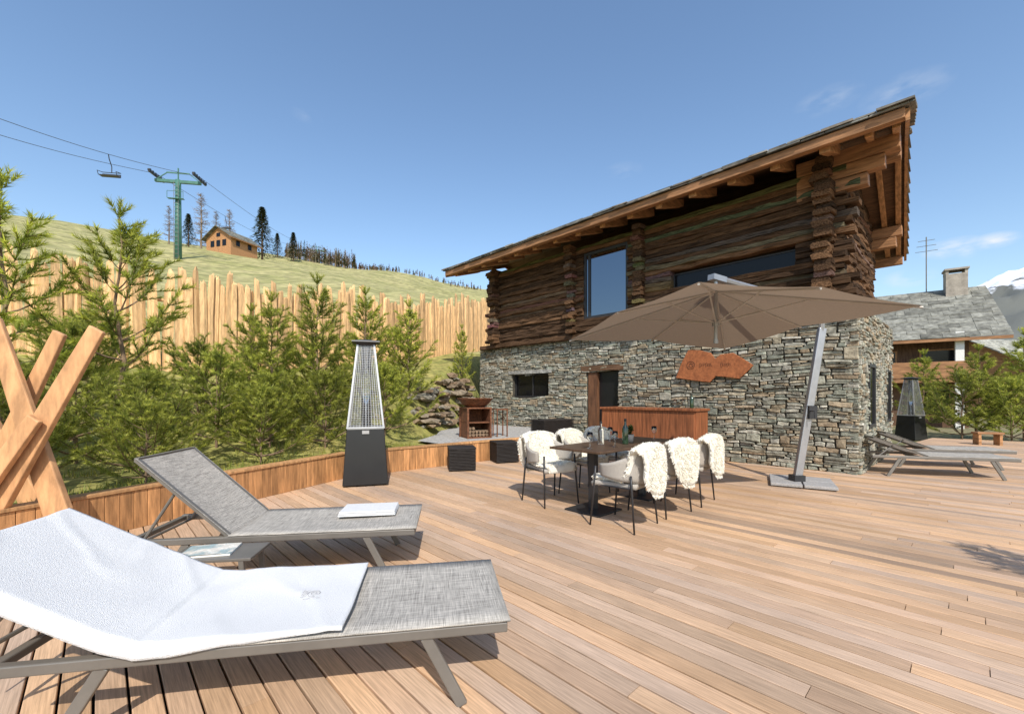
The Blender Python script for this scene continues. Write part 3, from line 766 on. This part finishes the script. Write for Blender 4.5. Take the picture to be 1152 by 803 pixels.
for i,(k,sd_) in enumerate(names):
    p=TC+d2*k+(-dx)*(sd_*(.56 if sd_<0 else .62));rz=math.atan2(-dx.y,-dx.x) if sd_<0 else math.atan2(dx.y,dx.x)
    rz+=rad((4,-5,6,-12,5,3)[i])
    c=chs if i==0 else copy_tree(chs);c.location=(p.x,p.y,0);c.rotation_euler=(0,0,rz);tag(c,clab[i],'chair','armchairs around the dining table')
    s=sk[i] if i<2 else copy_tree(sk[i%2]);s.location=(p.x,p.y,0);s.rotation_euler=(0,0,rz);tag(s,slab[i],'sheepskin','sheepskins on the dining chairs')
def ontab(a,b): q=TC+d2*a+dx*b;return (q.x,q.y,.7505)
def oncab(a,b): q=toW(-3.56+a,-.55+b);return (q[0],q[1],1.0905)
def bottle(loc,label,mat,h=.3):
    e=empty('bottle',loc,0,label,'bottle');m=MB()
    m.lathe([(0,0),(.037,0),(.038,.01),(.038,h*.6),(.03,h*.7),(.014,h*.78),(.013,h*.97),(.015,h)],16);m.build('body',mat,e,smooth=True)
    m=MB();m.lathe([(.0155,h*.9),(.0165,h*.9),(.0165,h*1.01),(0,h*1.015)],12);m.build('cap',M['dark'],e)
    return e
bottle(ontab(-.05,.12),'dark green wine bottle on the dining table',M['bottle'],.31)
bottle(ontab(-.28,-.08),'clear glass water bottle on the dining table',M['clear'],.28)
bottle(oncab(.86,.1),'dark bottle at the right end of the wooden bar counter',M['bottle'],.30)
def make_glass():
    e=empty('wine_glass',(0,0,0));m=MB();m.lathe([(0,0),(.032,0),(.032,.003),(.005,.008),(.004,.08),(.02,.095),(.036,.13),(.03,.185)],16);m.build('bowl_and_stem',M['clear'],e,smooth=True,solid=.002);return e
g0=make_glass()
gl=['wine glass nearest the left end of the dining table','wine glass beside the clear bottle on the dining table','wine glass beside the green bottle on the dining table','wine glass nearest the far end of the dining table',
'left one of the two wine glasses on the wooden bar counter','right one of the two wine glasses on the wooden bar counter']
for i,q in enumerate((ontab(-.75,.1),ontab(-.4,.2),ontab(.1,-.2),ontab(.7,.1),oncab(.55,.0),oncab(.68,.08))):
    g=g0 if i==0 else copy_tree(g0);g.location=q;tag(g,gl[i],'glass','wine glasses')
pt=empty('herb_pot',ontab(.2,.02),0,'small pot of green herbs in the middle of the dining table','potted plant')
m=MB();m.lathe([(0,0),(.05,0),(.065,.1),(.058,.1),(.05,.03),(0,.03)],16);m.build('pot',M['clay'],pt,smooth=True)
m=MB()
for i in range(160):
    a=U(0,6.28);p=Vector((U(-.04,.04),U(-.04,.04),U(.09,.2)));d=Vector((math.cos(a),math.sin(a),U(-.2,.9)))*.045;s=d.cross(Vector((0,0,1))).normalized()*.014
    m.add([p,p+d*.5+s,p+d,p+d*.5-s],[(0,1,2,3)])
m.build('leaves',M['leaf'],pt)
# ------------------------------------------------------------------ parasol (canopy slightly tilted)
MBASE=(4.33,6.62,0);pc=Vector((2.62,5.6))
ps=empty('cantilever_parasol',MBASE,0,'large square taupe cantilever parasol with leaning grey mast over the dining table','parasol')
cor=[pc+Vector((math.cos(rad(a)),math.sin(rad(a))))*2.0 for a in(-29,61,151,241)]
rim=[]
for i in range(4):
    a,b=cor[i],cor[(i+1)%4];rim+= [a,(a+b)/2]
ZA,ZE=2.70,2.28
def tz(p): q=p-pc;return -.06*q.y
tips=[Vector((p.x,p.y,(ZE-.03 if i%2==0 else ZE+.05)+tz(p))) for i,p in enumerate(rim)];apex=Vector((pc.x,pc.y,ZA))
m=MB()
for i in range(8):
    a,b=tips[i],tips[(i+1)%8];n=8
    vs=[];idx={}
    for u in range(n+1):
        for v in range(u+1):
            f=u/n;e=(v/u) if u else 0
            p=apex.lerp(a.lerp(b,e),f);p.z-=.022*f*math.sin(math.pi*e)*(.6+.4*f)
            idx[u,v]=len(vs);vs.append(p)
    fs=[]
    for u in range(n):
        for v in range(u+1):
            fs.append((idx[u,v],idx[u+1,v],idx[u+1,v+1]))
            if v<u: fs.append((idx[u,v],idx[u+1,v+1],idx[u,v+1]))
    m.add(vs,fs)
cn=m.build('canopy',M['canopy'],ps,off=MBASE,smooth=False)
for i in range(8):
    m=MB();pts=[]
    for k in range(9):
        f=k/8;p=apex.lerp(tips[i],f);p.z+=-.02;pts.append(p)
    m.tube(pts,.012,6);rb=m.build('rib',M['ribmetal'],ps,off=MBASE)
    m=MB();m.tube([(pc.x,pc.y,2.28),apex.lerp(tips[i],.5)+Vector((0,0,-.03))],.009,6);m.build('strut',M['ribmetal'],rb,off=MBASE)
m=MB();m.tube([(pc.x,pc.y,2.04),(pc.x,pc.y,2.84)],.022,10);m.tube([(pc.x,pc.y,2.24),(pc.x,pc.y,2.32)],.045,10);m.tube([(pc.x,pc.y,2.02),(pc.x,pc.y,2.07)],.03,10);m.build('hub',M['mast'],ps,off=MBASE)
m=MB();m.beam((4.33,6.62,.06),(4.74,6.66,2.38),.075,.11,up=(1,0,0));m.build('mast',M['mast'],ps,off=MBASE,bevel=.012)
arm=[(4.73,6.66,2.34),(4.72,6.64,2.5),(4.6,6.58,2.63),(4.3,6.42,2.70),(3.5,6.03,2.79),(2.62,5.6,2.86)]
m=MB();m.tube(arm,.042,8);m.beam((2.75,5.66,2.845),(2.54,5.56,2.865),.10,.07);m.build('arm',M['mast'],ps,off=MBASE)
m=MB();m.box(4.48,4.60,6.56,6.66,1.0,1.2);m.tube([(4.49,6.58,1.12),(4.49,6.46,1.12),(4.49,6.46,1.02)],.01,6);m.build('crank',M['dark'],ps,off=MBASE)
m=MB()
for a,b in((-.41,-.41),(.01,-.41),(-.41,.01),(.01,.01)):
    c_,s_=math.cos(ROT+.3),math.sin(ROT+.3)
    q=[(a,b),(a+.4,b),(a+.4,b+.4),(a,b+.4)];q=[(4.42+u*c_-v*s_,6.66+u*s_+v*c_) for u,v in q]
    m.hexa([(x,y,.015) for x,y in q]+[(x,y,.06) for x,y in q])
m.build('base_slabs',M['plate'],ps,off=MBASE,bevel=.008)
m=MB();m.box(4.25,4.41,6.54,6.70,.06,.15);m.build('foot_socket',M['dark'],ps,off=MBASE)
# ------------------------------------------------------------------ fence of split poles
fpts=[(-16.5,8.8),(-12.2,10.3),(-7.6,10.8),(-4.3,15.6),(-1.0,22),(.4,24.5)]
fe=empty('palisade_fence',(-7.6,10.8,height(-7.6,10.8)),0,'tall palisade fence of split pale timber poles above the planted bank','fence')
fo=tuple(fe.location)
tot=sum(math.dist(fpts[i],fpts[i+1]) for i in range(len(fpts)-1));npole=172;step=tot/npole
def polemesh(seed):
    random.seed(seed);m=MB();h=2.35;n=6;rr=[U(.75,1.2) for _ in range(n)]
    prof=[];pk=U(-.03,.03)
    for z,k in((-.4,1.05),(.6,1.0),(1.4,.97),(2.0,.92),(h-.06,.78),(h,.42)):
        for a in range(n):
            t=a*2*math.pi/n;prof.append((.082*rr[a]*k*math.cos(t)+.018*math.sin(z*2+seed)+(pk if z==h else 0),.07*rr[a]*k*math.sin(t),z+(U(-.05,.05) if z==h else 0)))
    fs=[]
    for i in range(5):
        for k in range(n):
            a=i*n+k;b=i*n+(k+1)%n;fs.append((a,b,b+n,a+n))
    fs.append(tuple(5*n+k for k in range(n)));m.add(prof,fs);return m
pms=[polemesh(k+20) for k in range(8)]
prot=[p.build('pole',M['fencepole'],fe) for p in pms]
random.seed(9)
def along(d):
    for a,b in zip(fpts,fpts[1:]):
        l=math.dist(a,b)
        if d<=l: f=d/l;return a[0]+(b[0]-a[0])*f,a[1]+(b[1]-a[1])*f,math.atan2(b[1]-a[1],b[0]-a[0])
        d-=l
    return (*fpts[-1],0)
pos=[along((i+.5)*step) for i in range(npole)]
def seen(p): return math.hypot(p[0],p[1])+(9 if p[0]/p[1]<-1.18 else 0)
order=sorted(range(npole),key=lambda i:seen(pos[i]));big=set(order[:98]);used=0;rest=MB()
for i,(x,y,az) in enumerate(pos):
    z=height(x,y);ox,oy=U(-.02,.02),U(-.05,.05);s=U(.86,1.12);sx=U(.85,1.2)*step/.134;r3=(U(-.035,.035),U(-.035,.035),az+(math.pi if random.random()<.5 else 0))
    if i in big:
        if used<8:o=prot[used]
        else:
            o=random.choice(prot).copy();COL.objects.link(o)
        used+=1
        o.location=(x-fo[0]+ox,y-fo[1]+oy,z-fo[2]);o.scale=(sx,1,s);o.rotation_euler=r3
    else:
        pm=random.choice(pms);c_,s_=math.cos(r3[2]),math.sin(r3[2]);k=U(.67,1.33)
        rest.add([(x+ox+(vx*sx*c_-vy*s_),y+oy+(vx*sx*s_+vy*c_),z+vz*s) for vx,vy,vz in pm.v],pm.f,(.62*k,.39*k,.185*k))
tag(rest.build('pole',M['fencerest'],fe,off=fo),kind='stuff')
for hz in(.55,1.75):
    m=MB();pts=[]
    k=0
    while k<tot:
        x,y,az=along(k);pts.append((x-.16*math.sin(az),y+.16*math.cos(az),height(x,y)+hz));k+=.8
    m.tube(pts,.05,6);m.build('rail',M['fencepole'],fe,off=fo)
# ------------------------------------------------------------------ pines
def make_pine(seed,h,spread,nw,dens,bright,bare=.06,nb=(4,5,5,6)):
    random.seed(seed);tr=MB();cr=MB()
    pts=[(noise.noise((z*.5,seed,0))*.1*h*.3,noise.noise((z*.5,seed,9))*.1*h*.3,h*z/8-(.25 if z==0 else 0)) for z in range(9)]
    off0=pts[0];pts=[(x-off0[0],y-off0[1],z) for x,y,z in pts]
    tr.tube(pts,[(.010*h+.010)*(1-.88*i/8) for i in range(9)],8)
    def tp(z):
        q=max(0,min(7.999,z/h*8));i=int(q);f=q-i;return Vector(pts[i]).lerp(Vector(pts[i+1]),f) if i else Vector((pts[1][0]*f,pts[1][1]*f,z))
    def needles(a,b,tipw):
        ax=(b-a);l=ax.length
        if l<1e-4:return
        ax/=l;n=int(l*dens)+8
        s0=ax.orthogonal().normalized();s1=ax.cross(s0)
        for i in range(n):
            f=random.random()**.8;an=U(0,6.283);pr=s0*math.cos(an)+s1*math.sin(an)
            p=a+ax*(l*f);dd=(ax*U(.3,1.0)+pr*.7+Vector((0,0,.2))).normalized()*U(.06,.12)
            sd_=dd.cross(pr).normalized()*.0062
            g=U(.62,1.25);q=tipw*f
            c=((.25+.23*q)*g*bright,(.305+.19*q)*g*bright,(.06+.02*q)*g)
            p2=p+dd
            cr.v.extend((tuple(p-sd_),tuple(p+sd_),tuple(p2)));k=len(cr.v);cr.f.append((k-3,k-2,k-1));cr.c.append(c)
    for i in range(nw):
        f=(i+.5)/nw;zi=h*(bare+(.94-bare)*f);Lb=spread*((1-f)**.7)*U(.8,1.15)+.15;n=random.choice(nb);a0=U(0,6.28)
        for j in range(n):
            if random.random()<.12:continue
            az=a0+j*6.283/n+U(-.3,.3);el=rad(18+34*f+U(-12,12));L_=Lb*U(.6,1.2)
            hd=Vector((math.cos(az),math.sin(az),0));p0=tp(zi+U(-.06,.06))
            bp=[p0+hd*(L_*q*math.cos(el))+Vector((0,0,L_*(q*math.sin(el)+.30*q*q-.08*math.sin(q*3)))) for q in(0,.2,.4,.6,.8,1)]
            tr.tube(bp,[.011*(L_+.3)*(1-.75*q) for q in(0,.2,.4,.6,.8,1)],4)
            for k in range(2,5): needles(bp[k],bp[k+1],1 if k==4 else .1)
            sdv=Vector((-hd.y,hd.x,0))
            for q,k in((.42,2),(.62,3),(.8,4),(1,5)):
                for s in(-1,1):
                    tl=(.40*L_*(1.2-q)+.09)*U(.7,1.25);pb=bp[k]
                    dr_=(hd*.75+sdv*s*U(.45,.9)+Vector((0,0,U(.2,.8)))).normalized();pe=pb+dr_*tl
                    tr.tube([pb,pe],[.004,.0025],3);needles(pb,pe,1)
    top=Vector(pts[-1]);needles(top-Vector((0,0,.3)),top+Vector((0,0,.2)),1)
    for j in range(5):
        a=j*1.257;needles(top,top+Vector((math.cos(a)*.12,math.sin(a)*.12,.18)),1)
    r=empty('pine_tree',(0,0,0));tr.build('trunk',M['bark'],r);cr.build('crown',M['needle'],r);return r
protos=[make_pine(1,3.0,.85,6,180,1.15,.32,(4,4,5)),make_pine(2,1.75,1.2,6,200,.98,.04,(5,5,6)),make_pine(3,2.8,.74,7,185,1.08,.06,(4,5,5))]
random.seed(21);ui=[False]*3
def plant(k,x,y,sc,rz,label,group,z=None,sxy=1):
    if not ui[k]:o=protos[k];ui[k]=True
    else:o=copy_tree(protos[k])
    if z is None:z=height(x,y)
    o.location=(x,y,z);o.scale=(sc*sxy,sc*sxy,sc);o.rotation_euler=(0,0,rz);tag(o,label,'pine tree',group);return o
GB='young pines on the planted bank'
bank=[(0,-6.45,5.5,1.2,'bright pine cut by the left edge of the picture, rising above the fence'),
(0,-5.95,6.6,1.16,'tallest young pine with a bare lower trunk, left in front of the fence'),
(1,-5.3,4.5,.72,'low bushy pine right behind the crossed timber planks'),
(1,-7.3,7.2,.86,'bushy pine left of the tallest pine, below the fence'),
(1,-4.7,5.6,.70,'low pine between the crossed planks and the planter wall'),
(1,-4.75,7.0,.80,'bushy pine left of the middle of the bank'),
(1,-5.7,7.9,.78,'bushy pine right behind the foot of the tallest pine'),
(1,-3.75,6.5,.60,'low bushy pine just behind the planter wall and left of the heater'),
(2,-4.25,7.7,.84,'upright pine halfway along the bank, its top over the fence'),
(2,-3.85,8.6,.98,'upright pine above and left of the patio heater'),
(1,-3.3,7.7,.70,'low pine next to the patio heater on its left'),
(2,-3.5,10.4,.92,'pine whose top stands over the fence behind the heater'),
(1,-2.75,9.4,.80,'bushy pine right behind the patio heater'),
(2,-2.7,11.4,.90,'pine between the heater and the rock stack'),
(1,-3.3,12.2,.85,'bushy pine high on the bank behind the rock stack'),
(1,-5.4,9.3,.68,'bushy pine low against the fence behind the tallest one'),
(1,-8.2,8.4,.85,'pine at the left edge, low in front of the fence'),
(1,-4.4,9.7,.78,'bushy pine close to the fence in the middle of the bank'),
(1,-6.2,5.2,.78,'bushy pine at the left edge behind the timber star'),
(1,-4.2,5.0,.5,'smallest low pine just behind the near planter wall'),
(2,-5.15,8.6,.74,'upright pine just right of the tallest pine, below the fence top'),
(1,-3.9,11.0,.72,'bushy pine under the fence right of the middle'),
(1,-4.0,7.2,.62,'low pine filling the middle of the bank behind the planter wall'),
(1,-6.0,6.0,.72,'bushy pine at the foot of the tallest pine')]
for k,x,y,sc,lb in bank: plant(k,x,y,sc,U(0,6.28),lb,GB)
GR='pines right of the chalet'
for k,x,y,sc,lb in((1,15.5,15.0,1.25,'pine just right of the distant patio heater'),(2,16.5,15.4,1.12,'pine under the white post of the neighbouring house'),(1,16.3,14.2,1.1,'bushy pine in the middle of the right hand group'),
(2,17.9,15.2,1.3,'tall pine near the right edge of the picture'),(1,17.7,14.4,1.35,'bushy pine at the right edge behind the deck'),(2,17.2,18.2,1.15,'slim pine close behind the distant patio heater')):
    plant(k,x,y,sc,U(0,6.28),lb,GR,z=-.2)
plant(2,4.42,2.0,.66,1.0,'pine standing on the right of the deck, its shadow on the boards','pine by the deck',z=-.02,sxy=1.2)
plant(2,-1.75,15.2,.75,.4,'dark narrow conifer beside the left corner of the chalet',GB,sxy=.7)
# ------------------------------------------------------------------ grass on the bank
random.seed(31);m=MB()
for i in range(17000):
    t=U(.14,.62);x,y,ux,uy=fan(t);d=.1+4.5*random.random()**1.6;x+=ux*d+U(-.05,.05);y+=uy*d
    if noise.noise((x*.9,y*.9,7))<-.12: continue
    if x>-1.9 and y>8.5: continue
    z=height(x,y);a=U(0,6.28);hh=U(.03,.11);k=U(.7,1.3)
    c=(.38*k,.35*k,.07*k) if random.random()<.55 else (.23*k,.29*k,.055*k)
    w_=.006
    m.add([(x-math.cos(a)*w_,y-math.sin(a)*w_,z-.01),(x+math.cos(a)*w_,y+math.sin(a)*w_,z-.01),(x+U(-.04,.04),y+U(-.04,.04),z+hh)],[(0,1,2)],c)
o=m.build('grass',M['blade']);tag(o,'yellowish short grass on the bank behind the planter wall','grass',kind='stuff')
# ------------------------------------------------------------------ lift
def make_tower():
    r=empty('ski_lift_tower',(0,0,0));m=MB();m.tube([(0,0,-.5),(0,0,10.6)],[.42,.30],14);m.build('mast',M['greenmetal'],r,smooth=True)
    m=MB();m.box(-2.6,2.6,-.16,.16,10.2,10.55);m.beam((-2.5,0,10.5),(-1.2,0,11.5),.08,.1);m.beam((2.5,0,10.5),(1.2,0,11.5),.08,.1);m.box(-1.3,1.3,-.06,.06,11.4,11.55);m.beam((0,0,10.5),(0,0,12.1),.12,.12);m.build('crossarm',M['greenmetal'],r)
    for s in(-1,1):
        m=MB();m.box(s*2.45-.1,s*2.45+.1,-1.5,1.5,10.75,10.9)
        for k in range(6):
            y=-1.35+k*.54;m.tube([(s*2.45-.13,y,10.98),(s*2.45+.13,y,10.98)],.19,10)
        m.build('sheave_assembly',M['dark'],r)
    m=MB()
    for z in range(18): m.box(-.25,.25,-.5,-.46,.6+z*.53,.64+z*.53)
    m.box(-.27,-.23,-.5,-.46,.2,10.2);m.box(.23,.27,-.5,-.46,.2,10.2);m.build('ladder',M['grey_metal'],r)
    m=MB();m.box(-.9,.9,-.7,-.3,8.0,8.06);m.tube([(-.9,-.7,8.9),(.9,-.7,8.9)],.03,6);m.tube([(-.9,-.7,8),(-.9,-.7,8.9)],.03,6);m.tube([(.9,-.7,8),(.9,-.7,8.9)],.03,6);m.build('platform',M['greenmetal'],r)
    return r
T1=(-42.3,55.2)
t1=make_tower();z1=height(*T1)-.6;t1.location=(*T1,z1);t1.rotation_euler=(0,0,rad(10));tag(t1,'green ski lift tower with crossarm standing on the hillside','ski lift tower')
t2=copy_tree(t1);z2=height(-61,136)-3.2;t2.location=(-61,136,z2);tag(t2,'small far off green ski lift tower on the ridge','ski lift tower')
ca,sa=math.cos(rad(10)),math.sin(rad(10))
for s,lb in((-1,'left'),(1,'right')):
    p1=Vector((T1[0]+s*2.45*ca,T1[1]+s*2.45*sa,z1+11.2));p2=Vector((-61+s*2.45*ca,136+s*2.45*sa,z2+11.2));p0=Vector((-41.2+s*1.9,18,z1+11.2-9.2))
    pts=[];rs=[];n=24
    for k in range(n+1):
        f=k/n;p=p0.lerp(p1,f);p.z-=1.2*math.sin(math.pi*f);pts.append(p)
    for k in range(1,n+1):
        f=k/n;p=p1.lerp(p2,f);p.z-=2.2*math.sin(math.pi*f);pts.append(p)
    m=MB();m.tube(pts,.026,5);tag(m.build('lift_cable',M['rope']),'%s one of the two ski lift cables crossing the sky'%lb,'cable')
def make_car():
    r=empty('lift_chair',(0,0,0));m=MB();m.tube([(0,0,0),(0,.1,-.4),(0,.45,-1.0),(0,.45,-1.6)],.04,6);m.build('hanger',M['dark'],r)
    m=MB();m.box(-.8,.8,-.1,.4,-2.1,-2.04);m.build('seat',M['dark'],r);m=MB();m.box(-.8,.8,.42,.47,-2.05,-1.75);m.build('backrest',M['dark'],r)
    m=MB();m.tube([(-.8,.45,-1.6),(-.8,-.25,-1.75),(-.8,-.1,-2.1)],.03,6);m.tube([(.8,.45,-1.6),(.8,-.25,-1.75),(.8,-.1,-2.1)],.03,6);m.tube([(-.8,.45,-1.6),(.8,.45,-1.6)],.035,6);m.build('side_bars',M['dark'],r);return r
c1=make_car()
def cabpt(s,seg,f):
    p1=Vector((T1[0]+s*2.45*ca,T1[1]+s*2.45*sa,z1+11.2));p2=Vector((-61+s*2.45*ca,136+s*2.45*sa,z2+11.2));p0=Vector((-41.2+s*1.9,18,z1+11.2-9.2))
    p=(p0.lerp(p1,f) if seg==0 else p1.lerp(p2,f));p.z-=(1.2 if seg==0 else 2.2)*math.sin(math.pi*f);return p
for i,(s,sg_,f,lb) in enumerate(((1,0,.66,'ski lift chair hanging left of the tower, the largest in view'),(-1,1,.25,'ski lift chair just past the tower'),(1,1,.6,'far ski lift chair over the hillside chalet'),(-1,1,.8,'far ski lift chair nearest the small tower'))):
    c=c1 if i==0 else copy_tree(c1);c.location=cabpt(s,sg_,f);c.rotation_euler=(0,0,rad(10));tag(c,lb,'lift chair','ski lift chairs on the cables')
# ------------------------------------------------------------------ houses
def house(name,loc,rz,L_,W_,H_,RH,ov,label,wallm,roofm,wins,chim=None,cl=(.11,.22),gw=(),xl=0):
    r=empty(name,loc,rz,label,'house')
    m=MB();m.box(-L_/2-xl,L_/2,-W_/2,W_/2,-1.5,H_);m.add([(-L_/2-xl,-W_/2,H_),(-L_/2-xl,W_/2,H_),(-L_/2-xl,0,H_+RH)],[(0,1,2)]);m.add([(L_/2,-W_/2,H_),(L_/2,W_/2,H_),(L_/2,0,H_+RH)],[(0,1,2)]);m.build('wall',wallm,r)
    m=MB();k=RH/(W_/2);a=W_/2+ov
    for s in(-1,1):
        nr=12
        for i in range(nr):
            f0,f1=i/nr,(i+1)/nr+.02
            y0,y1=a*(1-f0),max(0,a*(1-f1));x=-L_/2-ov-xl
            while x<L_/2+ov:
                e=min(x+U(.35,.9),L_/2+ov);c=U(*cl);za=H_+RH-y0*k+.10;zb=H_+RH-y1*k+.04
                m.hexa([(x,s*y0,za-.05),(e,s*y0,za-.05),(e,s*y1,zb-.05),(x,s*y1,zb-.05),(x,s*(y0-U(0,.08)),za+.03),(e,s*(y0-U(0,.08)),za+.03+U(-.02,.02)),(e,s*y1,zb+.03),(x,s*y1,zb+.03)],(c,c*.985,c*.84));x=e+.01
    ro=m.build('roof',roofm,r,fixn=True)
    m=MB();m.box(-L_/2-ov-xl,L_/2+ov,-a+.02,-a+.14,H_+RH-a*k-.12,H_+RH-a*k+.02);m.build('eave_beam',M['timberx'],ro)
    for x0,x1,zz0,zz1 in wins:
        m=MB();m.box(x0-.07,x1+.07,-W_/2-.05,-W_/2-.005,zz0-.07,zz1+.07);w_=m.build('window',M['timber'],r)
        m=MB();m.box(x0,x1,-W_/2-.06,-W_/2-.052,zz0,zz1);m.build('pane',M['panedark'],w_)
    for y0,y1,zz0,zz1 in gw:
        m=MB();m.box(-L_/2-.05,-L_/2-.005,y0,y1,zz0,zz1);m.build('window',M['panedark'],r)
    if chim:
        ht=H_+RH+.75
        m=MB();m.box(chim[0]-.42,chim[0]+.42,chim[1]-.4,chim[1]+.4,H_+RH*.3,ht);m.box(-.48+chim[0],.48+chim[0],chim[1]-.45,chim[1]+.45,ht+.2,ht+.29)
        for q in(-.37,.37):m.box(chim[0]+q-.06,chim[0]+q+.06,chim[1]-.38,chim[1]+.38,ht,ht+.2)
        m.build('chimney',M['plaster'],ro)
    return r
hx,hy=-47.5,74
hh=house('hillside_chalet',(hx,hy,height(hx,hy)-.2),rad(72),5,5.4,2.2,1.7,.6,'small brown chalet with pitched roof alone on the hillside',M['timber'],M['slate'],[(-1.6,-.9,.8,1.7),(.6,1.3,.8,1.7)],gw=[(-1.7,-.9,.7,1.7),(-.4,.4,.7,1.7),(.9,1.7,.7,1.7),(-.4,.4,2.3,2.9)])
E=Vector((22.4,19.6));u=Vector((-.8,.6));v=Vector((.6,.8));LN=12
ctr=E+u*(LN/2)+v*4.6
nh=house('neighbour_house',(ctr.x,ctr.y,.1),math.atan2(-u.y,-u.x),LN-2.2,7.0,4.75,2.3,1.2,'neighbouring house with a slate roof, chimney and white corner post behind the pines',M['wallwood'],M['slate'],[(3.2,4.4,2.2,3.5),(1.0,2.2,2.2,3.5),(3.0,4.2,.3,1.6)],chim=(4.9,-.4),cl=(.14,.25),xl=2)
m=MB();m.box(4.3,4.6,-4.4,-4.1,-.5,4.3);m.build('corner_post',M['paper'],nh)
m=MB();m.box(-5,5,-4.5,-3.5,1.9,2.05);m.box(-5,5,-4.5,-4.42,2.1,2.9);m.build('balcony',M['timberx'],nh)
m=MB();m.tube([(3.8,.0,6.5),(3.8,.0,10.2)],.028,6)
for k,z in enumerate((10.0,9.7,9.4)): m.tube([(3.45-.06*k,0,z),(4.15+.06*k,0,z)],.014,5)
m.build('antenna',M['grey_metal'],nh)
n2=house('far_house',(40.5,33.5,-.3),math.atan2(.2,1),13,8,3.4,2.4,.8,'farther low house with a pale slate roof at the right edge',M['timber'],M['slate'],[(-4.5,-3.3,.8,2.1),(-1.5,-.3,.8,2.1),(1.5,2.7,.8,2.1)],cl=(.25,.36))
bn=empty('wooden_bench',(13.1,12.0,0),rad(-20),'small orange wooden stool bench at the far right of the deck behind the loungers','bench')
m=MB();m.box(-.28,.28,-.15,.15,.30,.35);m.build('seat',M['timberx'],bn,bevel=.006)
for s in(-1,1):
    m=MB();m.box(s*.22-.03,s*.22+.03,-.13,.13,0,.30);m.build('leg',M['timber'],bn)
# ------------------------------------------------------------------ trees on the hill
def make_spruce(seed):
    random.seed(seed);r=empty('spruce_tree',(0,0,0));t=MB();c=MB();H_=9
    t.tube([(0,0,-.5),(0,0,H_)],[.16,.02],6)
    for i in range(2600):
        f=random.random()**.8;z=.6+(H_-.6)*f;R_=2.0*(1-f)**.9+.1;a=U(0,6.28);q=random.random()**.5;rr=R_*q*(.8+.25*math.sin(a*5+z*4))
        p=Vector((rr*math.cos(a),rr*math.sin(a),z-.25*q*R_+.15));d=Vector((math.cos(a),math.sin(a),-.35))*U(.2,.45);s=Vector((-d.y,d.x,0)).normalized()*U(.05,.11);k=U(.4,1.2)
        c.add([p-s,p+s,p+d],[(0,1,2)],(.055*k,.08*k,.035*k))
    t.build('trunk',M['bark'],r);c.build('crown',M['needle'],r);return r
M['twig']=mk('bare_twigs',(.23,.17,.12),.9,.2,2,rnd=.2)
def make_larch(seed):
    random.seed(seed);r=empty('larch_tree',(0,0,0));t=MB();c=MB();H_=11
    t.tube([(0,0,-.5),(.1,0,H_*.5),(0,.05,H_)],[.2,.12,.02],6)
    for i in range(120):
        f=U(.15,.98);z=H_*f;R_=2.0*(1-f)**.7+.2;a=U(0,6.28);p=Vector((0,0,z));e=p+Vector((math.cos(a)*R_,math.sin(a)*R_,R_*U(-.1,.35)))
        c.tube([p,e],[.035,.012],3)
        for k in range(6):
            q=p.lerp(e,U(.3,1));c.tube([q,q+Vector((U(-.5,.5),U(-.5,.5),U(-.15,.4)))],[.022,.01],3)
    t.build('trunk',M['twig'],r);c.build('crown',M['twig'],r);return r
sp=make_spruce(4);la=make_larch(6);random.seed(41)
def hillpos(px,r):
    k=(px-576)/490;Y=r/math.hypot(1,k);return k*Y,Y
for i,(px,r,sc,lb) in enumerate(((295,92,1.05,'dark spruce standing right of the hillside chalet'),(330,108,.7,'dark spruce next but one right of the hillside chalet'),(312,112,.6,'small dark spruce between two larger ones on the hillside'),(212,90,.6,'dark spruce beside the ski lift tower'))):
    o=sp if i==0 else copy_tree(sp);x,y=hillpos(px,r);o.location=(x,y,height(x,y));o.scale=(sc*1.25,sc*1.25,sc);tag(o,lb,'spruce tree','spruces on the hillside')
for i,(px,r,sc,lb) in enumerate(((226,118,1.25,'tall bare larch right of the ski lift tower'),(258,128,1.0,'bare larch above the hillside chalet'),(243,130,.9,'bare larch between two taller bare larches'),(190,125,.8,'bare larch left behind the ski lift tower'))):
    o=la if i==0 else copy_tree(la);x,y=hillpos(px,r);o.location=(x,y,height(x,y));o.scale=(sc,sc,sc);tag(o,lb,'larch tree','bare larches on the ridge')
m=MB()
for i in range(520):
    px=U(322,430) if i<400 else U(430,560);r=U(112,150)
    x,y=hillpos(px,r);z=height(x,y);h=U(2.0,4.2)*(1.15 if px<400 else .45);dark=random.random()<.15
    c=(.06,.075,.04) if dark else (.24*U(.7,1.2),.185*U(.8,1.1),.125)
    m.tube([(x,y,z-.3),(x,y,z+h)],[.07,.02],3,c)
    for k in range(30):
        f=U(.15,1);R_=h*.3*(1-f)+.12;a=U(0,6.28);p=Vector((x,y,z+h*f));e=p+Vector((math.cos(a)*R_,math.sin(a)*R_,R_*(.4 if not dark else -.3)))
        s=Vector((-math.sin(a),math.cos(a),.3))*(.18 if dark else .09)
        m.add([p-s,p+s,e],[(0,1,2)],c)
M['fw']=mk('far_wood',rough=.9,var=.2,scale=1,attr=True)
tag(m.build('far_wood',M['fw']),'thin brown and dark wood along the ridge of the hill','wood',kind='stuff')
